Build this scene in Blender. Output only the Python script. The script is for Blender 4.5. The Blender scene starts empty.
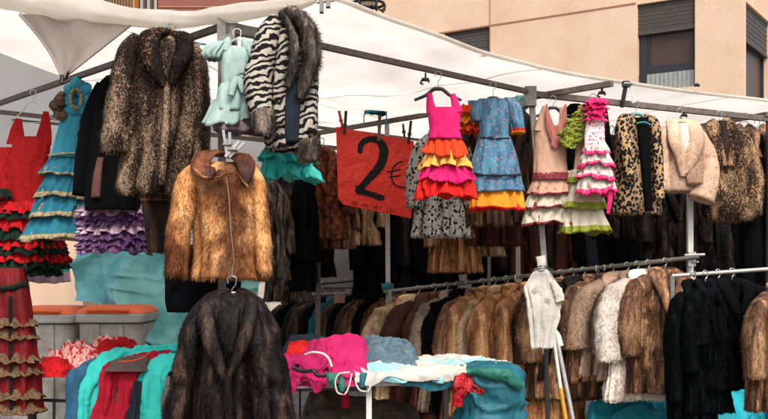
import bpy, math, numpy as np
rng = np.random.default_rng(11)
EYE, F, CX, HY = 1.55, 1000.0, 384.0, 272.0
SC = bpy.context.scene
COL = SC.collection

def P(px, py, Y):
    return np.array([(px-CX)/F*Y, Y, EYE-(py-HY)/F*Y])

# ------------------------------------------------------------------ noise
def _hash(ix, iy, iz, seed):
    seed = int(seed)
    h = (ix*374761393 + iy*668265263 + iz*2147483647 + seed*974634777) & 0xffffffff
    h = ((h ^ (h >> 13))*1274126177) & 0xffffffff
    h = h ^ (h >> 16)
    return (h & 0xffff)/32767.5 - 1.0

def vnoise(p, seed=0):
    p = np.asarray(p, float)
    i = np.floor(p).astype(np.int64); f = p-i; f = f*f*(3-2*f)
    r = 0
    for dx in (0, 1):
        for dy in (0, 1):
            for dz in (0, 1):
                w = (f[..., 0] if dx else 1-f[..., 0])*(f[..., 1] if dy else 1-f[..., 1])*(f[..., 2] if dz else 1-f[..., 2])
                r = r + w*_hash(i[..., 0]+dx, i[..., 1]+dy, i[..., 2]+dz, seed)
    return r

def fbm(p, oct=3, seed=0):
    a, s, r = 1.0, 1.0, 0
    for k in range(oct):
        r = r + a*vnoise(np.asarray(p)*s + 17.3*k, seed+k); a *= .5; s *= 2.03
    return r

def ridge(p, oct=3, seed=0):
    a, s, r = 1.0, 1.0, 0
    for k in range(oct):
        r = r + a*(1-2*np.abs(vnoise(np.asarray(p)*s+9.1*k, seed+k))); a *= .5; s *= 1.9
    return r

def resample(pts, n, smooth=True):
    pts = np.asarray(pts, float)
    m = len(pts)
    if m == 1: return np.repeat(pts, n, 0)
    d = np.linalg.norm(np.diff(pts[:, :3], axis=0), axis=1) + 1e-6
    t = np.concatenate([[0], np.cumsum(d)]); t /= t[-1]
    q = np.linspace(0, 1, n)
    if not smooth or m < 3:
        return np.stack([np.interp(q, t, pts[:, k]) for k in range(pts.shape[1])], 1)
    # monotone-ish hermite
    h = np.diff(t)[:, None]; s = np.diff(pts, axis=0)/h
    mm = np.zeros_like(pts)
    mm[1:-1] = np.where(s[:-1]*s[1:] > 0, 2*s[:-1]*s[1:]/(s[:-1]+s[1:]+1e-12), 0)
    mm[0] = s[0]; mm[-1] = s[-1]
    k = np.clip(np.searchsorted(t, q, side='right')-1, 0, m-2)
    hh = h[k]; u = ((q-t[k])[:, None])/hh
    return ((2*u**3-3*u**2+1)*pts[k] + (u**3-2*u**2+u)*hh*mm[k] + (-2*u**3+3*u**2)*pts[k+1] + (u**3-u**2)*hh*mm[k+1])

# ------------------------------------------------------------------ mesh collector
class MB:
    def __init__(s):
        s.V = []; s.Q = []; s.QM = []; s.T = []; s.TM = []; s.TN = []; s.n = 0
    def add(s, V, Q=None, m=0, T=None):
        V = np.asarray(V, float).reshape(-1, 3)
        s.V.append(V)
        if Q is not None and len(Q):
            Q = np.asarray(Q, int)
            s.Q.append(Q+s.n); s.QM.append(np.full(len(Q), m) if np.isscalar(m) else np.asarray(m))
        if T is not None and len(T):
            T = np.asarray(T, int)
            s.T.append(T+s.n); s.TM.append(np.full(len(T), m if np.isscalar(m) else 0)); s.TN.append(np.zeros((len(T), 3)))
        s.n += len(V)
        return s
    def grid(s, G, closed=False, m=0, rowm=None, flip=False):
        r, c = G.shape[:2]
        i = np.arange(r-1)[:, None]; j = np.arange(c if closed else c-1)[None, :]
        j2 = (j+1) % c
        a = i*c+j; b = i*c+j2; d = (i+1)*c+j; e = (i+1)*c+j2
        Q = np.stack([a, b, e, d] if not flip else [a, d, e, b], -1).reshape(-1, 4)
        mm = m if rowm is None else np.repeat(np.asarray(rowm)[:r-1], j.shape[1])
        return s.add(G.reshape(-1, 3), Q, mm)
    def box(s, lo, hi, m=0, M=None):
        x0, y0, z0 = lo; x1, y1, z1 = hi
        V = np.array([[x0,y0,z0],[x1,y0,z0],[x1,y1,z0],[x0,y1,z0],[x0,y0,z1],[x1,y0,z1],[x1,y1,z1],[x0,y1,z1]], float)
        if M is not None: V = V@M[:3, :3].T + M[:3, 3]
        return s.add(V, [[0,3,2,1],[4,5,6,7],[0,1,5,4],[1,2,6,5],[2,3,7,6],[3,0,4,7]], m)
    def bar(s, a, b, w, h=None, m=0, up=(0, 0, 1)):
        a = np.asarray(a, float); b = np.asarray(b, float); h = h or w
        t = b-a; L = np.linalg.norm(t); t /= L
        u = np.cross(t, up); 
        if np.linalg.norm(u) < 1e-3: u = np.cross(t, (1, 0, 0))
        u /= np.linalg.norm(u); v = np.cross(u, t)
        M = np.eye(4); M[:3, 0] = u; M[:3, 1] = t; M[:3, 2] = v; M[:3, 3] = a
        return s.box((-w/2, 0, -h/2), (w/2, L, h/2), m, M)
    def tube(s, pts, rad, n=12, ry=None, side=None, rows=None, m=0, cap=True, disp=None, smooth=True, bands=None, hollow=False):
        """pts (k,3) path, rad: radius or list; ry: second radius list (flattened); side: preferred width direction"""
        pts = np.asarray(pts, float); k = len(pts)
        rad = np.full(k, rad) if np.isscalar(rad) else np.asarray(rad, float)
        ry = rad if ry is None else (np.full(k, ry) if np.isscalar(ry) else np.asarray(ry, float))
        rows = rows or max(k*4, 8)
        R = resample(np.column_stack([pts, rad, ry]), rows, smooth)
        C = R[:, :3]; T = np.gradient(C, axis=0); T /= np.linalg.norm(T, axis=1)[:, None]+1e-9
        if side is None:
            ref = np.array([0, 0, 1.0]) if abs(T[0, 2]) < .8 else np.array([1.0, 0, 0])
            U = np.cross(T[0], ref); U /= np.linalg.norm(U); Us = []
            for t in T:
                U = U-t*np.dot(U, t); U /= np.linalg.norm(U)+1e-9; Us.append(U)
            U = np.array(Us)
        else:
            U = np.asarray(side, float)[None]-T*(T@np.asarray(side, float))[:, None]
            U /= np.linalg.norm(U, axis=1)[:, None]+1e-9
        W = np.cross(T, U)
        th = np.linspace(0, 2*np.pi, n, endpoint=False)
        N = U[:, None]*np.cos(th)[None, :, None]*R[:, 3][:, None, None] + W[:, None]*np.sin(th)[None, :, None]*R[:, 4][:, None, None]
        nn = N/(np.linalg.norm(N, axis=2)[..., None]+1e-9)
        G = C[:, None]+N
        if disp is not None:
            tt = np.linspace(0, 1, rows)[:, None]*np.ones((1, n)); ss = np.ones((rows, 1))*th[None]/(2*np.pi)
            G = G + nn*disp(tt, ss, G)[..., None]
        if hollow:   # open end: turn the rim inwards and run back up
            e = G[-1]; c = C[-1]
            G2 = np.stack([c+(e-c)*.93-T[-1]*.002, c+(e-c)*.86-T[-1]*.03, c+(e-c)*.5-T[-1]*.06], 0)
            G = np.concatenate([G, G2], 0); C = np.concatenate([C, np.repeat(C[-1:]-T[-1]*.06, 3, 0)])
        rowm = None
        if bands:
            q = np.linspace(0, 1, rows); rowm = np.full(len(G)-1, m)
            for b0, b1, bm in bands: rowm[:rows-1][(q[:-1] >= b0) & (q[:-1] < b1)] = bm
        s.grid(G, True, m, rowm)
        if cap:
            for g, c, fl in ((G[0], C[0], 0), (G[-1], C[-1], 1)):
                idx = np.arange(n); nx = (idx+1) % n
                T3 = np.stack([idx, np.full(n, n), nx] if fl == 0 else [nx, np.full(n, n), idx], 1)
                s.add(np.vstack([g, g.mean(0)[None]]), None, m, T3)
        return s
    def body(s, rows, n=72, nr=None, p=.75, folds=(), noise=0.0, nscale=6, hem=0.0, seed=0, m=0, bands=None, inner=True, skew=0.0):
        """horizontal-section tube. rows: (z, xl, xr, d[, yoff]) in metres, top to bottom. folds: (k, amp_top, amp_bottom, power)"""
        R0 = np.array([[r[0], r[1], r[2], r[3], (r[4] if len(r) > 4 else 0)] for r in rows], float)
        L = abs(R0[-1, 0]-R0[0, 0]); nr = nr or int(max(10, min(60, L/.014)))
        t0 = (R0[0, 0]-R0[:, 0])/L
        A = np.column_stack([t0, np.zeros(len(t0)), np.zeros(len(t0)), R0])
        q = resample(A, nr)[:, 3:]
        z, xl, xr, d, yo = q.T
        th = np.linspace(0, 2*np.pi, n, endpoint=False)
        cx = (xl+xr)/2; hw = np.maximum((xr-xl)/2, .002)
        c, sn = np.cos(th), np.sin(th)
        cc = np.sign(c)*np.abs(c)**p; ssn = np.sign(sn)*np.abs(sn)**p
        X = cx[:, None]+hw[:, None]*cc; Yy = yo[:, None]-np.abs(d)[:, None]*ssn
        nx = cc/(hw[:, None]); ny = -ssn/(np.abs(d)[:, None]+1e-6); nl = np.sqrt(nx*nx+ny*ny)+1e-9; nx /= nl; ny /= nl
        k0 = len(z)//2
        seg = np.hypot(np.diff(np.r_[X[k0], X[k0][:1]]), np.diff(np.r_[Yy[k0], Yy[k0][:1]]))
        sarc = np.r_[0, np.cumsum(seg)[:-1]]/seg.sum()
        t = np.linspace(0, 1, nr)
        D = np.zeros_like(X)
        for i, fo in enumerate(folds):
            k, a0, a1 = fo[:3]; pw = fo[3] if len(fo) > 3 else 1
            wob = vnoise(np.stack([np.outer(t, np.ones(n))*2.3+i, np.outer(np.ones(nr), np.cos(th)*1.6), np.outer(np.ones(nr), np.sin(th)*1.6)], -1), seed+i)*.55
            ph = 2*np.pi*(k*sarc[None]+wob)+i*1.3+seed
            D += (a0+(a1-a0)*t**pw)[:, None]*np.sin(ph)
            D += .35*(a0+(a1-a0)*t**pw)[:, None]*np.sin(2*ph+1.1)
        Z = z[:, None]*np.ones((1, n))
        G = np.stack([X, Yy, Z], -1)
        if folds: D = D*(1+.55*vnoise(np.stack([np.ones((nr, 1))*np.cos(th)*5+seed, np.ones((nr, 1))*np.sin(th)*5, t[:, None]*2+0*X], -1), seed+31))
        if noise: D = D + noise*fbm(G*nscale+seed*3.7, 3, seed)
        X = X+nx*D; Yy = Yy+ny*D
        if hem:
            Z = Z + (t**3)[:, None]*hem*(.55*np.sin(2*np.pi*sarc*2+seed)+.35*np.sin(2*np.pi*sarc*7+seed*2)+.5*vnoise(G*np.array([14., 14, 0])+seed, seed))
        G = np.stack([X, Yy, Z], -1)
        rowm = np.full(nr-1, m)
        if bands:
            for b0, b1, bm in bands: rowm[(t[:-1] >= b0-1e-6) & (t[:-1] < b1)] = bm
        if inner:
            inn = []
            for k, f in ((0, .99), (1, .975), (nr//6+1, .92), (nr//3+1, .88), (nr//2, .8), (nr//2+1, .05)):
                e = G[-1-min(k, nr-1)]; c0 = e.mean(0); q_ = c0+(e-c0)*f; q_[:, 2] = e[:, 2]+.0005; inn.append(q_)
            G = np.concatenate([G, np.stack(inn, 0)], 0)
            rowm = np.r_[rowm, [rowm[-1]]*6]
        s.grid(G, True, m, rowm, flip=False)
        s.add(np.vstack([G[0], G[0].mean(0)[None]]), None, m, np.stack([np.arange(n), np.full(n, n), (np.arange(n)+1) % n], 1))
        return s
    def fur(s, dens, length, width=.004, droop=.8, m=None, jit=.4):
        V = np.vstack(s.V); Q = np.vstack(s.Q); QM = np.concatenate(s.QM)
        a, b, c, d = (V[Q[:, i]] for i in range(4))
        N = np.cross(c-a, d-b); ar = np.linalg.norm(N, axis=1)/2
        ok = ar > 1e-10; tot = ar.sum(); cnt = int(tot*dens)
        if cnt < 1: return s
        f = rng.choice(len(Q), cnt, p=ar/tot)
        u, v = rng.random((2, cnt, 1))
        p = (a[f]*(1-u)+b[f]*u)*(1-v)+(d[f]*(1-u)+c[f]*u)*v
        n = N[f]/(2*ar[f][:, None]+1e-12)
        # smooth the clumping direction with noise so locks form
        cl = np.stack([vnoise(p*22, 5), vnoise(p*22+40, 6), vnoise(p*22+80, 7)], 1)*.7
        dirn = n*(1-droop*.55)+np.array([0, 0, -1.0])*droop+cl*jit+rng.normal(0, .22, (cnt, 3))
        dirn /= np.linalg.norm(dirn, axis=1)[:, None]
        ln = length*(.55+.75*rng.random((cnt, 1)))
        side = np.cross(dirn, n); side /= np.linalg.norm(side, axis=1)[:, None]+1e-9
        w = width*(.6+.8*rng.random((cnt, 1)))
        base = p-n*.002
        V3 = np.stack([base-side*w/2, base+side*w/2, p+dirn*ln], 1).reshape(-1, 3)
        T = np.arange(cnt*3).reshape(-1, 3)
        nn_ = n+dirn*.22+.42*np.stack([vnoise(p*np.array([55., 55, 26]), 15), .6*vnoise(p*np.array([55., 55, 26])+40, 16), vnoise(p*np.array([55., 55, 26])+80, 17)], 1)+.35*np.stack([vnoise(p*np.array([17., 17, 6]), 25), 0*p[:, 0], vnoise(p*np.array([17., 17, 9])+80, 27)], 1)+rng.normal(0, .17, n.shape); nn_ /= np.linalg.norm(nn_, axis=1)[:, None]; s.TN.append(nn_)
        s.V.append(V3); s.T.append(T+s.n); s.TM.append(QM[f] if m is None else np.full(cnt, m)); s.n += len(V3)
        return s
    def build(s, name, mats, parent=None, loc=None, rotz=0, smooth=True):
        V = np.vstack(s.V)
        Q = np.vstack(s.Q) if s.Q else np.zeros((0, 4), int); T = np.vstack(s.T) if s.T else np.zeros((0, 3), int)
        me = bpy.data.meshes.new(name)
        me.vertices.add(len(V)); me.vertices.foreach_set('co', V.astype(np.float32).ravel())
        loops = np.concatenate([Q.ravel(), T.ravel()]).astype(np.int32)
        me.loops.add(len(loops)); me.loops.foreach_set('vertex_index', loops)
        st = np.concatenate([np.arange(len(Q))*4, len(Q)*4+np.arange(len(T))*3]).astype(np.int32)
        me.polygons.add(len(st)); me.polygons.foreach_set('loop_start', st)
        me.polygons.foreach_set('loop_total', np.concatenate([np.full(len(Q), 4), np.full(len(T), 3)]).astype(np.int32))
        mi = np.concatenate((s.QM or [[]])+(s.TM or [[]])).astype(np.int32)
        me.polygons.foreach_set('material_index', mi)
        me.polygons.foreach_set('use_smooth', np.full(len(st), bool(smooth)))
        me.update(calc_edges=True)
        if s.TN:
            TN = np.vstack(s.TN)
            if np.abs(TN).sum() > 0:
                cn = np.concatenate([np.zeros((len(Q)*4, 3)), np.repeat(TN, 3, 0)])
                me.normals_split_custom_set(cn.astype(np.float32).tolist())
        if not isinstance(mats, (list, tuple)): mats = [mats]
        for mt in mats: me.materials.append(mt)
        o = bpy.data.objects.new(name, me); COL.objects.link(o)
        if parent is not None: o.parent = parent
        if loc is not None: o.location = loc
        if rotz: o.rotation_euler[2] = rotz
        return o

def tag(o, label=None, cat=None, group=None, kind=None):
    if label: o['label'] = label
    if cat: o['category'] = cat
    if group: o['group'] = group
    if kind: o['kind'] = kind
    return o

def thing(name, label, cat, loc, rotz=0, group=None):
    o = bpy.data.objects.new(name, None); COL.objects.link(o)
    o.empty_display_size = .1
    o.location = loc; o.rotation_euler = (0, 0, rotz)
    return tag(o, label, cat, group)

class G:
    """garment frame: photo pixels at distance Y -> metres from the hook"""
    def __init__(s, name, label, cat, px, py, Y, group=None, rotz=0):
        s.px, s.py, s.Y, s.S = px, py, Y, F/Y
        s.o = thing(name, label, cat, P(px, py, Y), rotz, group)
    def x(s, v): return (v-s.px)/s.S
    def z(s, v): return -(v-s.py)/s.S
    def rows(s, R):   # (py, xl, xr, d[, yoff])
        return [(s.z(r[0]), s.x(r[1]), s.x(r[2]), r[3]) + ((r[4],) if len(r) > 4 else ()) for r in R]
    def pts(s, L):    # (px, py[, dy])
        return np.array([(s.x(l[0]), l[2] if len(l) > 2 else 0, s.z(l[1])) for l in L])
    def body(s, part, R, mats, fur=None, label=None, parent=None, **k):
        b = MB().body(s.rows(R), **k)
        if fur: b.fur(*fur)
        o = b.build(part, mats, parent or s.o)
        if label: o['label'] = label
        return o
    def tube(s, part, L, rad, mats, ry=None, side=(1, 0, 0), fur=None, n=20, wr=0.0, ws=14, parent=None, label=None, rows=None, seed=0, hollow=False, bands=None):
        rad = [r/s.S for r in rad] if not np.isscalar(rad) else rad/s.S
        dp = (lambda t, u, Gd: wr*ridge(Gd*ws+seed, 2, seed)) if wr else None
        b = MB().tube(s.pts(L), rad, n, ry=ry, side=side, disp=dp, rows=rows, hollow=hollow, bands=bands)
        if fur: b.fur(*fur)
        o = b.build(part, mats, parent or s.o)
        if label: o['label'] = label
        return o

# ------------------------------------------------------------------ materials
def lin(h):
    if not isinstance(h, str): return (*h[:3], 1)
    h = h.lstrip('#'); v = [int(h[i:i+2], 16)/255 for i in (0, 2, 4)]
    return tuple((x/12.92 if x <= .04045 else ((x+.055)/1.055)**2.4) for x in v)+(1,)

class NM:
    def __init__(s, name):
        s.m = bpy.data.materials.new(name); s.m.use_nodes = True
        s.t = s.m.node_tree; s.b = s.t.nodes['Principled BSDF']; s.out = s.t.nodes['Material Output']
    def n(s, typ, **kw):
        nd = s.t.nodes.new(typ)
        for k, v in kw.items():
            if k in nd.inputs.keys(): 
                nd.inputs[k].default_value = v
            else: setattr(nd, k, v)
        return nd
    def l(s, a, b): s.t.links.new(a, b)
    def coord(s, scale=(1, 1, 1), kind='Object', rot=(0, 0, 0), loc=(0, 0, 0)):
        tc = s.n('ShaderNodeTexCoord'); mp = s.n('ShaderNodeMapping')
        mp.inputs['Scale'].default_value = scale; mp.inputs['Rotation'].default_value = rot; mp.inputs['Location'].default_value = loc
        s.l(tc.outputs[kind], mp.inputs[0]); return mp.outputs[0]
    def noise(s, vec, scale=5, detail=4, rough=.5, dist=0):
        nd = s.n('ShaderNodeTexNoise'); nd.inputs['Scale'].default_value = scale; nd.inputs['Detail'].default_value = detail
        nd.inputs['Roughness'].default_value = rough; nd.inputs['Distortion'].default_value = dist
        s.l(vec, nd.inputs['Vector']); return nd.outputs['Fac']
    def ramp(s, fac, stops, interp='LINEAR'):
        nd = s.n('ShaderNodeValToRGB'); cr = nd.color_ramp; cr.interpolation = interp
        while len(cr.elements) > 1: cr.elements.remove(cr.elements[-1])
        cr.elements[0].position = stops[0][0]; cr.elements[0].color = lin(stops[0][1])
        for p, c in stops[1:]:
            e = cr.elements.new(p); e.color = lin(c)
        s.l(fac, nd.inputs[0]); return nd.outputs[0]
    def mix(s, fac, a, b, mode='MIX'):
        nd = s.n('ShaderNodeMix', data_type='RGBA', blend_type=mode)
        for sk, v in ((nd.inputs[0], fac), (nd.inputs[6], a), (nd.inputs[7], b)):
            if isinstance(v, (int, float)): sk.default_value = v
            elif isinstance(v, (str, tuple)): sk.default_value = lin(v)
            else: s.l(v, sk)
        return nd.outputs[2]
    def mth(s, op, a, b=0.0, c=0.0):
        nd = s.n('ShaderNodeMath', operation=op)
        for i, v in enumerate((a, b, c)):
            if isinstance(v, (int, float)): nd.inputs[i].default_value = v
            else: s.l(v, nd.inputs[i])
        return nd.outputs[0]
    def col(s, c):
        if isinstance(c, (str, tuple)): s.b.inputs['Base Color'].default_value = lin(c)
        else: s.l(c, s.b.inputs['Base Color'])
        return s
    def set(s, rough=.8, spec=.3, metal=0.0, sheen=0.0):
        s.b.inputs['Roughness'].default_value = rough; s.b.inputs['Specular IOR Level'].default_value = spec
        s.b.inputs['Metallic'].default_value = metal; s.b.inputs['Sheen Weight'].default_value = sheen
        s.b.inputs['Sheen Roughness'].default_value = .5
        return s
    def bump(s, h, strength=.3, dist=.01):
        nd = s.n('ShaderNodeBump'); nd.inputs['Strength'].default_value = strength; nd.inputs['Distance'].default_value = dist
        s.l(h, nd.inputs['Height']); s.l(nd.outputs[0], s.b.inputs['Normal']); return s

def island(w, c, lo=.5, hi=1.5):
    g = w.n('ShaderNodeNewGeometry')
    mr = w.n('ShaderNodeMapRange'); w.l(g.outputs['Random Per Island'], mr.inputs[0]); mr.inputs[3].default_value = lo; mr.inputs[4].default_value = hi
    hs = w.n('ShaderNodeHueSaturation'); w.l(mr.outputs[0], hs.inputs['Value']); w.l(c, hs.inputs['Color'])
    return hs.outputs[0]

def fur_mat(name, dark, mid, light, scale=7, streak=.25, pos=(.36, .5, .66), rough=.65, spec=.25):
    w = NM(name); v = w.coord((1, 1, streak))
    f = w.noise(v, scale, 4, .6, .3)
    c = w.ramp(f, [(pos[0], dark), (pos[1], mid), (pos[2], light)])
    w.col(island(w, c)).set(rough, spec)
    return w.m

def leo_mat(name, ground, spot, centre, scale=38, shade=None, thr=.42, big=.5):
    w = NM(name); v = w.coord((1, 1, .8))
    nz = w.n('ShaderNodeTexNoise'); nz.inputs['Scale'].default_value = 25; w.l(v, nz.inputs['Vector'])
    add = w.n('ShaderNodeVectorMath', operation='MULTIPLY_ADD'); w.l(nz.outputs['Color'], add.inputs[0]); add.inputs[1].default_value = (.03, .03, .03); w.l(v, add.inputs[2])
    vo = w.n('ShaderNodeTexVoronoi'); vo.inputs['Scale'].default_value = scale; w.l(add.outputs[0], vo.inputs['Vector'])
    base = w.ramp(w.noise(v, 6, 3), [(.35, shade or ground), (.6, ground)])
    d = vo.outputs['Distance']
    ring = w.ramp(d, [(0, centre), (thr*.45, spot), (thr, spot), (thr+.09, '#ffffff')])
    ismask = w.mth('GREATER_THAN', d, thr+.04)
    c = w.mix(ismask, ring, base)
    w.col(island(w, c, .65, 1.25)).set(.8, .15); return w.m

def mottle_mat(name, dark, mid, light, scale=60, bias=0.0, zs=.6):
    w = NM(name); v = w.coord((1, 1, zs))
    f = w.noise(v, scale, 3, .55); g2 = w.noise(w.coord((1, 1, .28)), 10, 3)
    h = w.mth('ADD', f, w.mth('MULTIPLY', w.mth('SUBTRACT', g2, .5+bias), .95))
    c = w.ramp(h, [(.38, dark), (.47, mid), (.57, light), (.75, light)])
    w.col(island(w, c, .55, 1.35)).set(.8, .15); return w.m

def zebra_mat(name):
    w = NM(name); v = w.coord((1, 1, 1), rot=(0, .3, 0))
    wv = w.n('ShaderNodeTexWave', bands_direction='Z'); wv.inputs['Scale'].default_value = 9.5; wv.inputs['Distortion'].default_value = 9
    wv.inputs['Detail'].default_value = 2; wv.inputs['Detail Scale'].default_value = 1.5; w.l(v, wv.inputs['Vector'])
    c = w.ramp(wv.outputs['Fac'], [(.46, '#131214'), (.56, '#a39b8f')])
    w.col(island(w, c, .75, 1.1)).set(.85, .15); return w.m

def spot_mat(name, ground, spot, scale=30, thr=.36):
    w = NM(name); v = w.coord((1, 1, 1))
    vo = w.n('ShaderNodeTexVoronoi'); vo.inputs['Scale'].default_value = scale; w.l(v, vo.inputs['Vector'])
    nz = w.noise(v, 60, 2); dd = w.mth('ADD', vo.outputs['Distance'], w.mth('MULTIPLY', w.mth('SUBTRACT', nz, .5), .35))
    c = w.ramp(dd, [(thr-.04, spot), (thr+.04, ground)])
    w.col(island(w, c, .75, 1.1)).set(.8, .2); return w.m

def cloth(name, c1, c2=None, scale=9, rough=.85, spec=.2, sheen=.0, weave=True, stretch=(1, 1, .4), trans=0.0):
    w = NM(name); v = w.coord(stretch)
    col = w.ramp(w.noise(v, scale, 5, .6), [(.3, c2 or c1), (.65, c1)])
    w.col(col).set(rough, spec, sheen=sheen)
    if weave:
        v2 = w.coord((1, 1, .7)); h = w.mth('ADD', w.mth('MULTIPLY', w.noise(v2, 16, 4, .6, 1.2), 1.0), w.mth('MULTIPLY', w.noise(v2, 400, 1), .05)); w.bump(h, .55, .012)
    if trans: translucent(w, col, trans)
    return w.m

def translucent(w, col, amt):
    tr = w.n('ShaderNodeBsdfTranslucent'); mx = w.n('ShaderNodeMixShader')
    if isinstance(col, (str, tuple)): tr.inputs['Color'].default_value = lin(col)
    else: w.l(col, tr.inputs['Color'])
    mx.inputs[0].default_value = amt; w.l(w.b.outputs[0], mx.inputs[1]); w.l(tr.outputs[0], mx.inputs[2]); w.l(mx.outputs[0], w.out.inputs[0])

def plain(name, c, rough=.5, spec=.4, metal=0.0, var=.12, scale=12):
    w = NM(name); v = w.coord()
    col = w.mix(w.ramp(w.noise(v, scale, 5, .65), [(.35, '#000000'), (.7, '#ffffff')]), c, tuple(x*(1-var*2) for x in lin(c)[:3]))
    w.col(col).set(rough, spec, metal); return w.m

M = {}
M['black_fur'] = fur_mat('black_fur', '#030303', '#060607', '#101013', 8, .3, rough=.85, spec=.05)
M['blackcoat'] = cloth('black_wool', '#08090b', '#040506', spec=.08, rough=.95)
M['darkbrown_fur'] = fur_mat('dark_brown_fur', '#050302', '#130b08', '#45342a', 13, .2, (.38, .53, .7), .6, .15)  # pale stop paints highlight streaks of the glossy fur into the colour
M['brown_fur'] = fur_mat('brown_fur', '#1b0f0a', '#402819', '#7c5a3e', 14, .16, (.38, .52, .68))
M['brown2_fur'] = fur_mat('mid_brown_fur', '#26170f', '#694730', '#aa8460', 18, .13, (.36, .5, .64))
M['tan_fur'] = fur_mat('orange_tan_fur', '#3a2012', '#966239', '#d0a273', 13, .13, (.36, .5, .64))
M['rust_fur'] = fur_mat('rust_fur', '#2e140c', '#5a2c1a', '#8a4f30', 30, .8)
M['beige_fur'] = fur_mat('beige_fur', '#4d3827', '#a3825f', '#d2b491', 12, .2, (.34, .48, .62))
M['sand_fur'] = fur_mat('sand_fur', '#856a58', '#a2866f', '#b89e88', 5, .4, (.3, .5, .7))
M['greige_fur'] = fur_mat('greige_fur', '#5a4a3e', '#83705f', '#a08d7a', 7, .3)
M['cream_fur'] = fur_mat('cream_fur', '#b3a497', '#cfc3b6', '#ddd4ca', 7, .3)
M['grey_fur'] = fur_mat('grey_fur', '#1d1815', '#453b34', '#8a7c70', 22, .3, (.38, .52, .68))
M['darkred_fur'] = fur_mat('dark_red_fur', '#200c0a', '#42190f', '#6a3020', 9, .25)
M['greyblack_fur'] = fur_mat('grey_black_fur', '#0d0b0a', '#2b2622', '#6b6055', 16, .25)
M['teal_cloth'] = cloth('teal_wool', '#14595e', '#0c3f44')
M['darkteal'] = fur_mat('dark_teal_black_fur', '#020303', '#050a0b', '#132023', 30, .35, (.42, .6, .8), .8, .06)
M['leo1'] = mottle_mat('mottled_leopard_fur', '#1a120d', '#403024', '#7f6b58', 170, .05, .55)
M['leo1dark'] = mottle_mat('leopard_collar_fur', '#120b08', '#2c1c14', '#6a4e3a', 80, .14)
M['leo2'] = leo_mat('leopard_fur', '#a58459', '#120c0a', '#4e3523', 46, '#8a6a46', .52)
M['leo3'] = mottle_mat('brown_mottled_fur', '#170f0a', '#463222', '#8f7357', 105, -.01, .6)
M['zebra'] = zebra_mat('zebra_fur')
M['dalm'] = spot_mat('dalmatian_fur', '#b3ada4', '#141211', 34, .4)
def stained_tan(name):
    w = NM(name); v = w.coord((1, 1, .7))
    a = w.ramp(w.noise(v, 5, 3, .5, .6), [(.33, '#55301a'), (.43, '#8f5c35'), (.55, '#b98857'), (.75, '#c9a078')])
    sp = w.n('ShaderNodeSeparateXYZ'); w.l(w.coord((1, 1, 1)), sp.inputs[0])
    wob = w.mth('MULTIPLY', w.mth('SUBTRACT', w.noise(w.coord((.6, .6, 1), loc=(3, 1, 2)), 8, 3, .55), .5), .24)
    d = w.mth('ABSOLUTE', w.mth('ADD', w.mth('SUBTRACT', sp.outputs[0], .05), wob))
    k = w.ramp(d, [(.045, '#f0f0f0'), (.10, '#000000')])
    a = w.mix(k, a, '#4a2715')
    k2 = w.ramp(w.noise(w.coord((1, 1, .8), loc=(7, 2, 5)), 7.5, 3, .5, .8), [(.57, '#000000'), (.66, '#c8c8c8')]); a = w.mix(k2, a, '#5c3219')
    w.col(island(w, a, .55, 1.4)).set(.8, .15); return w.m
def stained_tan_old(name):
    w = NM(name); v = w.coord((1, 1, .7))
    f = w.noise(v, 5, 3, .5, .6)
    a = w.ramp(f, [(.28, '#5e3318'), (.42, '#8f5d36'), (.56, '#b5855c'), (.75, '#c99f7a')])
    w.col(island(w, a, .7, 1.2)).set(.8, .15); return w.m
M['jacket_tan'] = stained_tan('apricot_plush_fur')
M['jacket_dark'] = fur_mat('chestnut_plush_fur', '#2a140b', '#482515', '#6e4328', 7, .3)
M['red'] = cloth('red_lace', '#a30c10', '#6e0608', 75, .8, stretch=(1, 1, 1))
M['red2'] = cloth('crimson_satin', '#74090f', '#3f0407', 9, .6, .2)
M['redfrill'] = cloth('red_frill', '#b8121a', '#7a0a0e', 20)
M['green_dk'] = cloth('dark_green_frill', '#10281d', '#07140e', 18)
M['gold'] = cloth('gold_lace', '#6b5236', '#20150e', 70, .7, .25, stretch=(1, 1, 1))
M['blue'] = cloth('turquoise_cotton', '#2a7488', '#1a5465', 7)
M['bluelt'] = cloth('turquoise_bodice', '#388da2', '#2b788c', 7)
M['cream_trim'] = cloth('cream_braid', '#a89a78', '#5a5444', 60, stretch=(1, 1, 1))
M['dark_trim'] = cloth('black_braid', '#0d0e11')
M['mint'] = cloth('mint_satin', '#93a8a2', '#7c948d', 6, .6, .2)
M['mauve_net'] = cloth('mauve_net', '#a3929a', '#7a6a74', 30, trans=.3)
M['aqua'] = cloth('aqua_satin', '#37b8ac', '#219a90', 6, .5, .35)
M['aqua2'] = cloth('aqua_jersey', '#35bdb0', '#26a096', 6, .7)
M['purple'] = cloth('purple_satin', '#6f4674', '#40244a', 10, .45, .45)
M['lilac'] = cloth('lilac_satin', '#c3a6b5', '#97778f', 12, .5, .4)
M['pink'] = cloth('hot_pink', '#c91f66', '#b01354', 6)
M['orange'] = cloth('orange_frill', '#e04a22', '#cf3a18', 7, trans=.2)
M['yellow'] = cloth('apricot_frill', '#e8b25a', '#dd9a45', 7, trans=.2)
M['scarlet'] = cloth('scarlet_frill', '#d42420', '#b81616', 7, trans=.2)
M['mango'] = cloth('mango_lining', '#d98a24', '#c07016', 7)
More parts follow.
